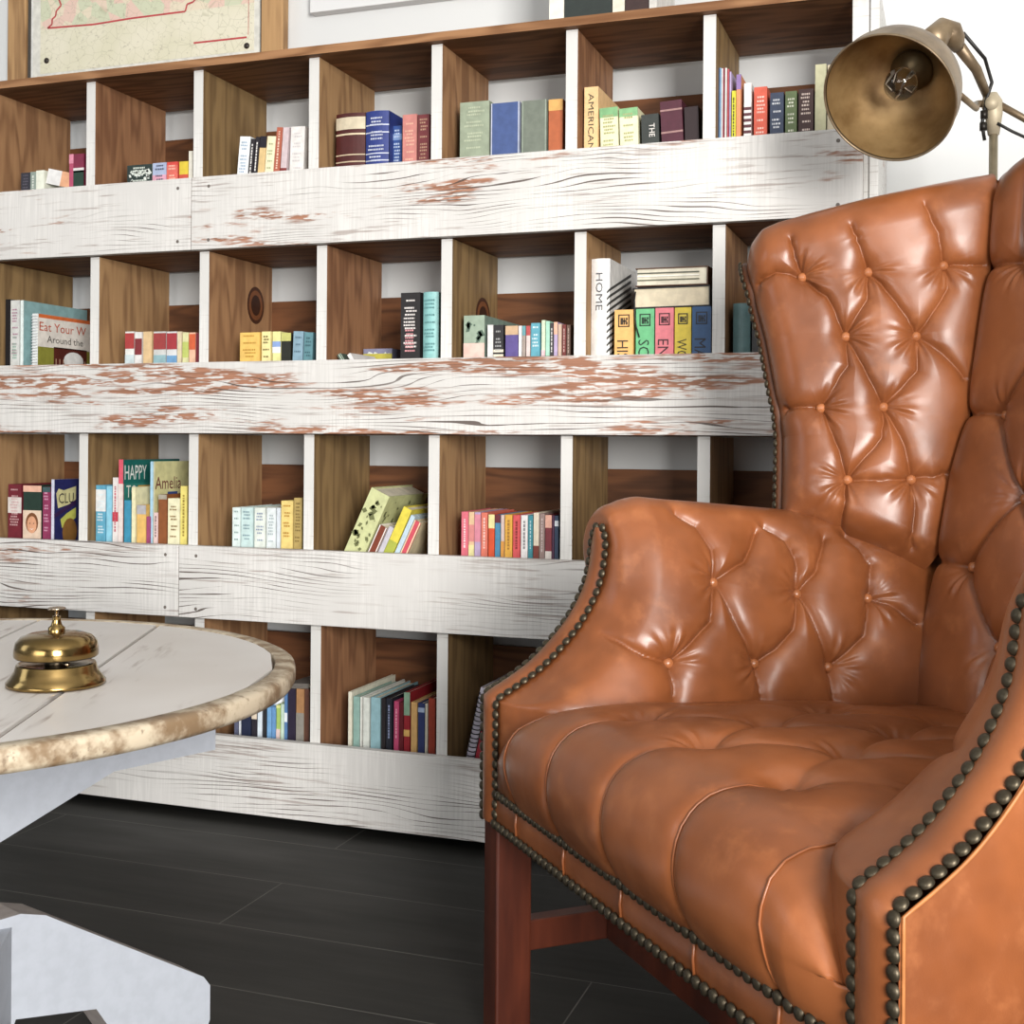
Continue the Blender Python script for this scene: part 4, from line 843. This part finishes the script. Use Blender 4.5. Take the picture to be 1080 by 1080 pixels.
ARM_CREASES=[[(0.054,0.275,0.576),(0.059,0.279,0.562),(0.064,0.282,0.550),(0.068,0.286,0.537),(0.073,0.291,0.522),(0.076,0.296,0.511),(0.079,0.304,0.496),(0.082,0.310,0.483),(0.084,0.318,0.471)],
 [(0.054,0.275,0.576),(0.059,0.269,0.564),(0.063,0.263,0.552),(0.068,0.259,0.538),(0.071,0.255,0.525),(0.074,0.240,0.514),(0.077,0.224,0.501),(0.079,0.211,0.491),(0.081,0.195,0.480)],
 [(0.067,0.392,0.558),(0.071,0.395,0.548),(0.074,0.397,0.540),(0.078,0.400,0.529),(0.081,0.403,0.520),(0.086,0.407,0.506),(0.089,0.411,0.493),(0.093,0.416,0.478),(0.096,0.420,0.463)],
 [(0.067,0.392,0.558),(0.070,0.386,0.547),(0.074,0.382,0.534),(0.078,0.377,0.521),(0.080,0.372,0.510),(0.082,0.358,0.499),(0.083,0.345,0.488),(0.083,0.332,0.481),(0.084,0.318,0.471)],
 [(0.083,0.492,0.549),(0.087,0.485,0.537),(0.091,0.480,0.524),(0.094,0.475,0.513),(0.097,0.470,0.500),(0.097,0.457,0.491),(0.097,0.445,0.481),(0.097,0.433,0.472),(0.096,0.420,0.463)],
 [(0.081,0.195,0.480),(0.079,0.186,0.482),(0.078,0.178,0.483),(0.076,0.169,0.486),(0.074,0.161,0.488),(0.067,0.148,0.495),(0.059,0.140,0.501),(0.048,0.130,0.507),(0.035,0.122,0.513)],
 [(0.054,0.275,0.576),(0.050,0.275,0.586),(0.046,0.276,0.594),(0.042,0.276,0.602),(0.037,0.277,0.611),(0.033,0.274,0.618),(0.028,0.271,0.625),(0.023,0.269,0.631),(0.016,0.266,0.639),(0.014,0.261,0.641),(0.011,0.255,0.645),(0.008,0.249,0.649),(0.003,0.242,0.654)],
 [(0.067,0.392,0.558),(0.062,0.392,0.570),(0.058,0.393,0.578),(0.054,0.396,0.586),(0.049,0.397,0.597),(0.045,0.395,0.603),(0.042,0.395,0.608),(0.037,0.393,0.614),(0.032,0.393,0.619),(0.028,0.387,0.623),(0.023,0.381,0.628),(0.019,0.375,0.631),(0.015,0.369,0.635)],
 [(0.083,0.492,0.549),(0.080,0.496,0.558),(0.074,0.497,0.570),(0.070,0.500,0.579),(0.066,0.505,0.588),(0.061,0.500,0.594),(0.059,0.500,0.598),(0.054,0.498,0.604),(0.049,0.496,0.608),(0.046,0.493,0.611),(0.042,0.491,0.614),(0.037,0.489,0.617),(0.033,0.487,0.621)],
 [(0.054,0.275,0.576),(0.052,0.286,0.581),(0.049,0.297,0.586),(0.047,0.308,0.591),(0.045,0.320,0.595),(0.041,0.328,0.604),(0.036,0.336,0.612),(0.029,0.344,0.621),(0.021,0.353,0.629)],
 [(0.067,0.392,0.558),(0.065,0.400,0.565),(0.063,0.407,0.571),(0.061,0.416,0.577),(0.059,0.423,0.583),(0.055,0.428,0.593),(0.050,0.435,0.601),(0.045,0.442,0.610),(0.035,0.451,0.619)],
 [(0.083,0.492,0.549),(0.086,0.501,0.545),(0.088,0.508,0.542),(0.090,0.515,0.540),(0.093,0.524,0.534),(0.095,0.531,0.528),(0.098,0.537,0.522),(0.100,0.544,0.516),(0.102,0.551,0.512)],
 [(0.081,0.195,0.480),(0.083,0.195,0.468),(0.085,0.195,0.459),(0.086,0.196,0.450),(0.088,0.194,0.439)],
 [(0.084,0.318,0.471),(0.086,0.317,0.459),(0.088,0.317,0.448),(0.089,0.317,0.438),(0.090,0.318,0.428)],
 [(0.096,0.420,0.463),(0.098,0.419,0.453),(0.099,0.419,0.442),(0.100,0.419,0.431),(0.102,0.420,0.422)]]
WING_BUTTONS=[(-0.039,0.467,0.984),(0.016,0.536,0.989),(0.070,0.621,0.995),(0.008,0.506,0.899),(0.060,0.583,0.899),(-0.001,0.472,0.800),(0.048,0.539,0.802),(0.035,0.490,0.702),(0.078,0.562,0.704)]
ARM_BUTTONS=[(0.054,0.275,0.576),(0.067,0.392,0.558),(0.083,0.492,0.549),(0.081,0.195,0.480),(0.084,0.318,0.471),(0.096,0.420,0.463)]

# ---------------------------------------------------------------- the leather wing chair
t = NT('saddle_leather'); v = t.coord()
n1 = t.noise(v, 5, 4, .6); n2 = t.noise(v, 22, 4, .6); n3 = t.noise(v, 2.2, 2)
c = t.mix(t.step(n1, .3, .7), lin('6e3d20'), lin('955731'))
c = t.mix(t.math('MULTIPLY', t.step(n3, .45, .7), .45), c, lin('62331b'))
c = t.mix(t.math('MULTIPLY', t.step(n2, .52, .75), .35), c, lin('a8693f'))
vor = t.n('TexVoronoi', {'Vector': v, 'Scale': 420}, feature='DISTANCE_TO_EDGE').outputs['Distance']
t.bump(t.math('ADD', t.math('MULTIPLY', vor, .5), t.math('MULTIPLY', n2, 1.6)), .1, .0012)
LEA = t.fin(c, t.step(n2, .25, .75, .29, .42), 0, .5)
BTN = flat('a9683f', .3, 0, .1, .6)
PIPE = flat('b0703f', .45)
t = NT('dark_mahogany'); n1 = t.noise(t.coord((12, 12, 2)), 1, 4, .6)
MAHO = t.fin(t.mix(t.step(n1, .3, .7), lin('2e120c'), lin('5e2c1b')), .3, 0, .5)
NAIL = flat('50483a', .42, .75, .15)
EDGEL = flat('5a3219', .5)
CX, CY, CT = -.527, -.695, R(-48.4385)
chair = tag(empty('wingback_armchair', (CX, CY, 0), CT), 'tufted saddle-brown leather wingback armchair with brass nailheads', 'armchair')

def normals(P):
    N = np.cross(np.gradient(P, axis=0), np.gradient(P, axis=1)); L = np.linalg.norm(N, axis=2, keepdims=True)
    return N/np.maximum(L, 1e-12)
def segdist(Q, lines):
    best = np.full(len(Q), 9.)
    for l in lines:
        l = np.array(l, float)
        for a, b in zip(l[:-1], l[1:]):
            d = b-a; L2 = d @ d
            if L2 < 1e-10: continue
            u = np.clip(((Q-a) @ d)/L2, 0, 1); best = np.minimum(best, np.linalg.norm(Q-a-u[:, None]*d, axis=1))
    return best
def puffed(P, want, creases, buttons, H=.010, w=.012, dd=.011, sg=.017, wr=.0011, edges=(), eH=.012, ew=.02, seed=0, fade=None):
    N = normals(P)
    if (N.reshape(-1, 3).mean(0) @ np.array(want)) < 0: N = -N
    Q = P.reshape(-1, 3); h = np.zeros(len(Q))
    if creases:
        d = segdist(Q, creases); h += (H*(1-np.exp(-d/w))+H*.5*(1-np.exp(-d/.003)))*(fade if fade is not None else 1)
    rng = np.random.RandomState(seed)
    for b in buttons:
        v = Q-np.array(b); r = np.linalg.norm(v, axis=1)
        h -= dd*np.exp(-(r/sg)**1.4)
        n = np.array(want, float); n /= np.linalg.norm(n); t1 = np.cross(n, (0, 0, 1.)); t1 /= np.linalg.norm(t1)+1e-9; t2 = np.cross(n, t1)
        th = np.arctan2(v @ t2, v @ t1); ph = rng.uniform(0, 6, 3)
        h += wr*np.exp(-((r-.022)/.016)**2)*(np.cos(11*th+ph[0])+.7*np.cos(17*th+ph[1]))*np.clip(.25+np.cos(th-ph[2]), 0, 1)
    if len(edges): h += eH*(1-np.exp(-segdist(Q, edges)/ew))-eH*.6
    return P+N*h.reshape(P.shape[:2])[..., None], N
def near(P2, P, pts):
    """points of the finished surface above the given base points"""
    Q = P.reshape(-1, 3); S = P2.reshape(-1, 3)
    return [S[np.argmin(((Q-np.array(p))**2).sum(1))] for p in pts]
def mirror(P): Q = np.array(P, float); Q[..., 0] = CW-Q[..., 0]; return Q
def button(p, n, r=.0068):
    q = Vector(n).normalized().to_track_quat('Z', 'Y').to_matrix().to_4x4(); q.translation = Vector(p)
    b = MB(); b.lathe([(r, -.003), (r, .0008), (r*.86, .0032), (r*.5, .005), (0, .0056)], BTN, 16, q); return b.build('button', chair)
def panel(name, P, want, creases, buttons, mir=False, cap=None, lift=.005, **k):
    S, N = puffed(P, want, creases, buttons, **k)
    bp = near(S, P, buttons)
    w_ = np.array(want, float)
    if mir: S = mirror(S); bp = [mirror(p) for p in bp]; w_[0] = -w_[0]
    b = MB(); b.grid(S if cap is None else cap(S), LEA); o = b.build(name, chair)
    fixn(o)
    nv = np.array([tuple(p.normal) for p in o.data.polygons]).mean(0)
    if nv @ w_ < 0:
        bm = bmesh.new(); bm.from_mesh(o.data); bmesh.ops.reverse_faces(bm, faces=bm.faces); bm.to_mesh(o.data); bm.free()
    for p in bp: button(p+w_/np.linalg.norm(w_)*lift, w_)
    return S
# seat
PS = seat_base(340, 220)
rowx = [[.08, .215, .35, .49, .62], [.148, .283, .42, .555], [.08, .215, .35, .49, .62], [.148, .283, .42, .555]]
rowy = [.085, .205, .325, .445]; zs = lambda y: float(np.interp(y, [p[0] for p in SEATP[5:]], [p[1] for p in SEATP[5:]]))
sb_ = [(x, y, zs(y)) for xs_, y in zip(rowx, rowy) for x in xs_]
sc_ = []
for i in range(3):
    for xa in rowx[i]:
        for xb in rowx[i+1]:
            if abs(xa-xb) < .1: sc_.append([(xa+(xb-xa)*k/4, rowy[i]+.12*k/4, zs(rowy[i]+.12*k/4)) for k in range(5)])
fp = _poly(SEATP, 60)
for x in rowx[0]:
    sc_.append([(x-.009*(1-max(y, 0)/.085), y, z) for y, z in fp if y <= .085])
for x in rowx[3]: sc_.append([(x, y, zs(y)) for y in (.445, .5, .56)])
for i in (0, 2):
    sc_.append([(.08, rowy[i], zs(rowy[i])), (.02, rowy[i], zs(rowy[i])-.05)]); sc_.append([(.62, rowy[i], zs(rowy[i])), (.68, rowy[i], zs(rowy[i])-.05)])
SS = panel('seat', PS, (0, -.4, 1), sc_, sb_, H=.0045, w=.010, dd=.022, sg=.022, wr=.0010, seed=3, fade=np.clip(np.minimum(PS[..., 0], CW-PS[..., 0]).ravel()/.065, 0, 1), lift=.001)
for x in rowx[0]:
    pts = near(SS, PS, [(x-.009*(1-max(y, 0)/.085), y, z) for y, z in fp if y <= .085])
    b = MB(); b.tube([(p[0], p[1]-.0008, p[2]+.0009) for p in pts], .0012, LEA, 6); b.build('seat_pleat', chair)
# arms
PA = arm_base(320, 320)
FA = np.clip((PA[..., 1]-PA[:, :1, 1])/.055, 0, 1).ravel(); FA = FA*FA*(3-2*FA)
def arm_cap(S):
    c = S[:, :1].copy(); x0 = -.0215 if S[:, 0, 0].mean() < .3 else CW+.0215
    c[..., 0] = x0; c[..., 1] += .002; c[..., 2] = np.minimum(c[..., 2], .612); return np.concatenate([c, S], 1)
panel('arm', PA, (1, 0, .25), ARM_CREASES, ARM_BUTTONS, cap=arm_cap, fade=FA, H=.009, w=.010, dd=.014, sg=.016, wr=.0013, seed=1)
panel('arm', PA, (1, 0, .25), ARM_CREASES, ARM_BUTTONS, True, cap=arm_cap, fade=FA, H=.009, w=.010, dd=.014, sg=.016, wr=.0013, seed=1)
# wings
PW = wing_base(330, 360)
seam = [(.1, float(np.interp(z, SEAM_Z, SEAM_Y)), z) for z in np.linspace(.42, 1.12, 30)]
kw = dict(H=.0075, w=.009, dd=.013, sg=.015, wr=.0013, edges=[seam], eH=.016, ew=.014, seed=2)
SWG = panel('wing', PW, (.9, -.44, 0), WING_CREASES, WING_BUTTONS, **kw)
panel('wing', PW, (.9, -.44, 0), WING_CREASES, WING_BUTTONS, True, **kw)
# back
PB = back_base(240, 300)
bx = [.178+.072*i for i in range(6)]
bz = [[.988, .789, .593], [.888, .686, .505]]
yb = lambda x, z: float(np.interp(z, SEAM_Z, SEAM_Y)-.022*math.sin(math.pi*(x-.1)/.5))
bb = [(x, yb(x, z), z) for i, x in enumerate(bx) for z in bz[i % 2]]
bc = []
for i in range(5):
    for za in bz[i % 2]:
        for zb in bz[(i+1) % 2]:
            if abs(za-zb) < .125: bc.append([(bx[i]+.072*k/4, yb(bx[i]+.072*k/4, za+(zb-za)*k/4), za+(zb-za)*k/4) for k in range(5)])
for z in bz[0]: bc.append([(.178, yb(.178, z), z), (.103, yb(.103, z+.002), z+.002)])
for z in bz[1]: bc.append([(bx[5], yb(bx[5], z), z), (.597, yb(.597, z), z)])
for i in (0, 2, 4): bc.append([(bx[i], yb(bx[i], z), z) for z in (.988, 1.04, 1.10)])
for i in (1, 3, 5): bc.append([(bx[i], yb(bx[i], z), z) for z in (.505, .45, .38)])
seam2 = [(.6, p[1], p[2]) for p in seam]
panel('back_cushion', PB, (0, -1, .15), bc, bb, H=.010, w=.013, dd=.014, sg=.018, wr=.0013, edges=[seam, seam2], eH=.018, ew=.016, seed=5)
# front rail, facings, outer panels
b = MB(); n = 40
P = np.array([[(CW*i/n, -.0035*math.sin(math.pi*j/8)-.0005, .276+.044*j/8) for j in range(9)] for i in range(n+1)]); b.grid(P, LEA, True)
b.box((0, .0, .277), (CW, .03, .3195), LEA); fixn(b.build('front_rail', chair))
for x in rowx[0]:
    b = MB(); b.tube([(x-.009, -.0035, .277), (x-.009, -.0055, .298), (x-.009, -.0035, .32)], .0016, LEA, 6); b.build('rail_pleat', chair)
def profile_dense():
    p = np.array(PROF, float); out = [p[0]+(p[1]-p[0])*k/10 for k in range(11)]
    q = p[1:]; q = np.vstack([q[:1], _poly(q, 40)[1:]]); return np.vstack([np.array(out), q[1:]])
PD = profile_dense(); ND = len(PD)
TG = np.gradient(PD, axis=0); TG /= np.linalg.norm(TG, axis=1, keepdims=True)
NO = np.stack([-TG[:, 1], TG[:, 0]], -1)          # pointing forward/up, away from the chair
def half_width(z): return .0215 if z < .612 else .0215*math.sqrt(max(1-((z-.612)/.031)**2, .02))
def mx(p, right): return (CW-p[0], p[1], p[2]) if right else tuple(p)
nails = []
def nail_row(pts, nrm, step=.0122):
    pts = np.array(pts, float); nrm = np.array(nrm, float); L = np.r_[0, np.cumsum(np.linalg.norm(np.diff(pts, axis=0), axis=1))]
    k = int(L[-1]/step)
    for i in range(k+1):
        s = L[-1]*i/max(k, 1)
        nails.append((Vector([np.interp(s, L, pts[:, j]) for j in range(3)]), Vector([np.interp(s, L, nrm[:, j]) for j in range(3)])))
for right in (False, True):
    b = MB(); rows = []
    for (y, z), (ny_, nz_) in zip(PD, NO):
        hw = half_width(z)
        rows.append([mx((-.0215+hw*s, y+ny_*(.003+.006*(1-s*s)), z+nz_*(.003+.006*(1-s*s))), right) for s in np.linspace(-1, 1, 9)])
    b.grid(np.array(rows), LEA); fixn(b.build('arm_facing', chair))
    for s in (-1, 1):
        pts, nr = [], []
        for (y, z), (ny_, nz_) in zip(PD, NO):
            hw = half_width(z)
            pts.append(mx((-.0215+s*(hw+.0005), y+ny_*.004, z+nz_*.004), right)); nr.append((0, ny_, nz_))
        nail_row(pts, nr)
    # outer panel below the roll
    rows = []
    ys = np.linspace(0, .66, 40)
    for y in ys:
        zt = float(np.interp(y, PD[10:, 0], PD[10:, 1])) if y < .15 else .6
        rows.append([mx((-.0445-.005*math.sin(math.pi*j/12)*min(1, y/.05), y, .278+(zt-.004-.278)*j/12), right) for j in range(13)])
    b = MB(); b.grid(np.array(rows), LEA); fixn(b.build('outer_arm_panel', chair))
    b = MB(); b.tube([mx((-.0455, y+.003, z-.003), right) for y, z in PD[:-6]], .0015, PIPE, 8); b.build('piping', chair)
    # wing shell, edge strip and nails
    b = MB(); inner = SWG[::6, ::6].copy(); outer = inner.copy()
    s_ = np.linspace(0, 1, inner.shape[0])[:, None]
    outer[..., 0] -= .012+.02*s_; outer[..., 1] += .026+.05*s_; outer[:, -1, 2] -= .006
    M_ = (lambda a: mirror(a)) if right else (lambda a: a)
    b.grid(M_(outer), LEA); b.grid(M_(np.stack([inner[0], outer[0]])), LEA); b.grid(M_(np.stack([inner[:, -1], outer[:, -1]])), LEA)
    fixn(b.build('wing_outer', chair))
    e0 = SWG[0][58::5]
    nail_row([mx((p[0]-.012, p[1]-.004, p[2]), right) for p in e0], [(-.45 if not right else .45, -.85, 0)]*len(e0), .0122)
    b = MB(); b.tube([mx((p[0]-.010, p[1]+.004, p[2]), right) for p in SWG[0][50::8]], .0085, EDGEL, 8); b.build('edge_strip', chair)
    b = MB(); b.tube([mx((p[0]-.001, p[1]+.003, p[2]), right) for p in SWG[0][90::8]], .0022, LEA, 8); b.build('piping', chair)
nail_row([(CW*i/40, -.0065, .3185) for i in range(1, 40)], [(0, -1, 0)]*39, .0140)
nail_row([(CW*i/40, -.0050, .2795) for i in range(0, 41)], [(0, -1, 0)]*41, .0140)
# outer back and underside
b = MB(); rows = []
for i in range(21):
    x = .07+.56*i/20
    rows.append([(x, float(np.interp(z, SEAM_Z, SEAM_Y))+.075-.02*(abs(x-.35)/.28)**2, z) for z in np.linspace(.278, 1.10+.03*math.sin(math.pi*i/20), 20)])
b.grid(np.array(rows), LEA)
top = np.array([[r[-1], (r[-1][0], r[-1][1]-.04, r[-1][2]+.012)] for r in rows]); b.grid(top, LEA)
fixn(b.build('outer_back', chair))
b = MB(); b.box((-.03, .02, .270), (CW+.03, .62, .2835), flat('2a1a14', .8)); b.build('seat_base', chair)
# legs and stretchers
def leg(poly_b, poly_t):
    b = MB(); vs = [(x, y, .0004) for x, y in poly_b]+[(x, y, .277) for x, y in poly_t]
    b.add(vs, [(3, 2, 1, 0), (4, 5, 6, 7)]+[(i, (i+1) % 4, 4+(i+1) % 4, 4+i) for i in range(4)], MAHO)
    o = fixn(b.build('leg', chair)); md = o.modifiers.new('bevel', 'BEVEL'); md.width = .003; md.segments = 2; md.limit_method = 'ANGLE'; return o
def sq(x0, y0, x1, y1): return [(x0, y0), (x1, y0), (x1, y1), (x0, y1)]
for x0, x1 in ((-.044, .0015), (CW-.0015, CW+.044)):
    leg(sq(x0, -.001, x1, .046), sq(x0, -.001, x1, .046))
    leg(sq(x0, .70, x1, .74), sq(x0, .60, x1, .645))
    xm = (x0+x1)/2; b = MB(); b.box((xm-.012, .0465, .112), (xm+.012, .655, .150), MAHO, None, .002); b.build('side_stretcher', chair)
b = MB(); b.box((-.009, .155, .1125), (CW+.009, .180, .1495), MAHO, None, .002); b.build('cross_stretcher', chair)
# nailheads: the hundred that show largest are parts, the others one part
def shows(p):
    w = chair_m @ p; d = inv_cam @ w
    if d.z > -.1: return 9
    u, v_ = d.x/-d.z*1316.3, d.y/-d.z*1316.3+70
    return -d.z if abs(u) < 545 and abs(v_) < 545 else 9
chair_m = Matrix.Translation((CX, CY, 0)) @ Matrix.Rotation(CT, 4, 'Z'); inv_cam = cam.matrix_world.inverted()
order = sorted(nails, key=lambda n: shows(n[0]))
HEAD = [(.0061, -.001), (.0060, .0006), (.0050, .0022), (.0028, .0032), (0, .0036)]
nm0 = None
for p, n in order[:100]:
    if nm0 is None:
        b = MB(); b.lathe(HEAD, NAIL, 14); k = b.build('nailhead', chair); nm0 = k
    else:
        k = nm0.copy(); COL.objects.link(k); k.parent = chair
    k.location = p; k.rotation_euler = n.to_track_quat('Z', 'Y').to_euler()
b = MB()
for p, n in order[100:]:
    q = n.to_track_quat('Z', 'Y').to_matrix().to_4x4(); q.translation = p; b.lathe(HEAD, NAIL, 10, q)
k = b.build('nailhead_trim', chair); k['kind'] = 'stuff'
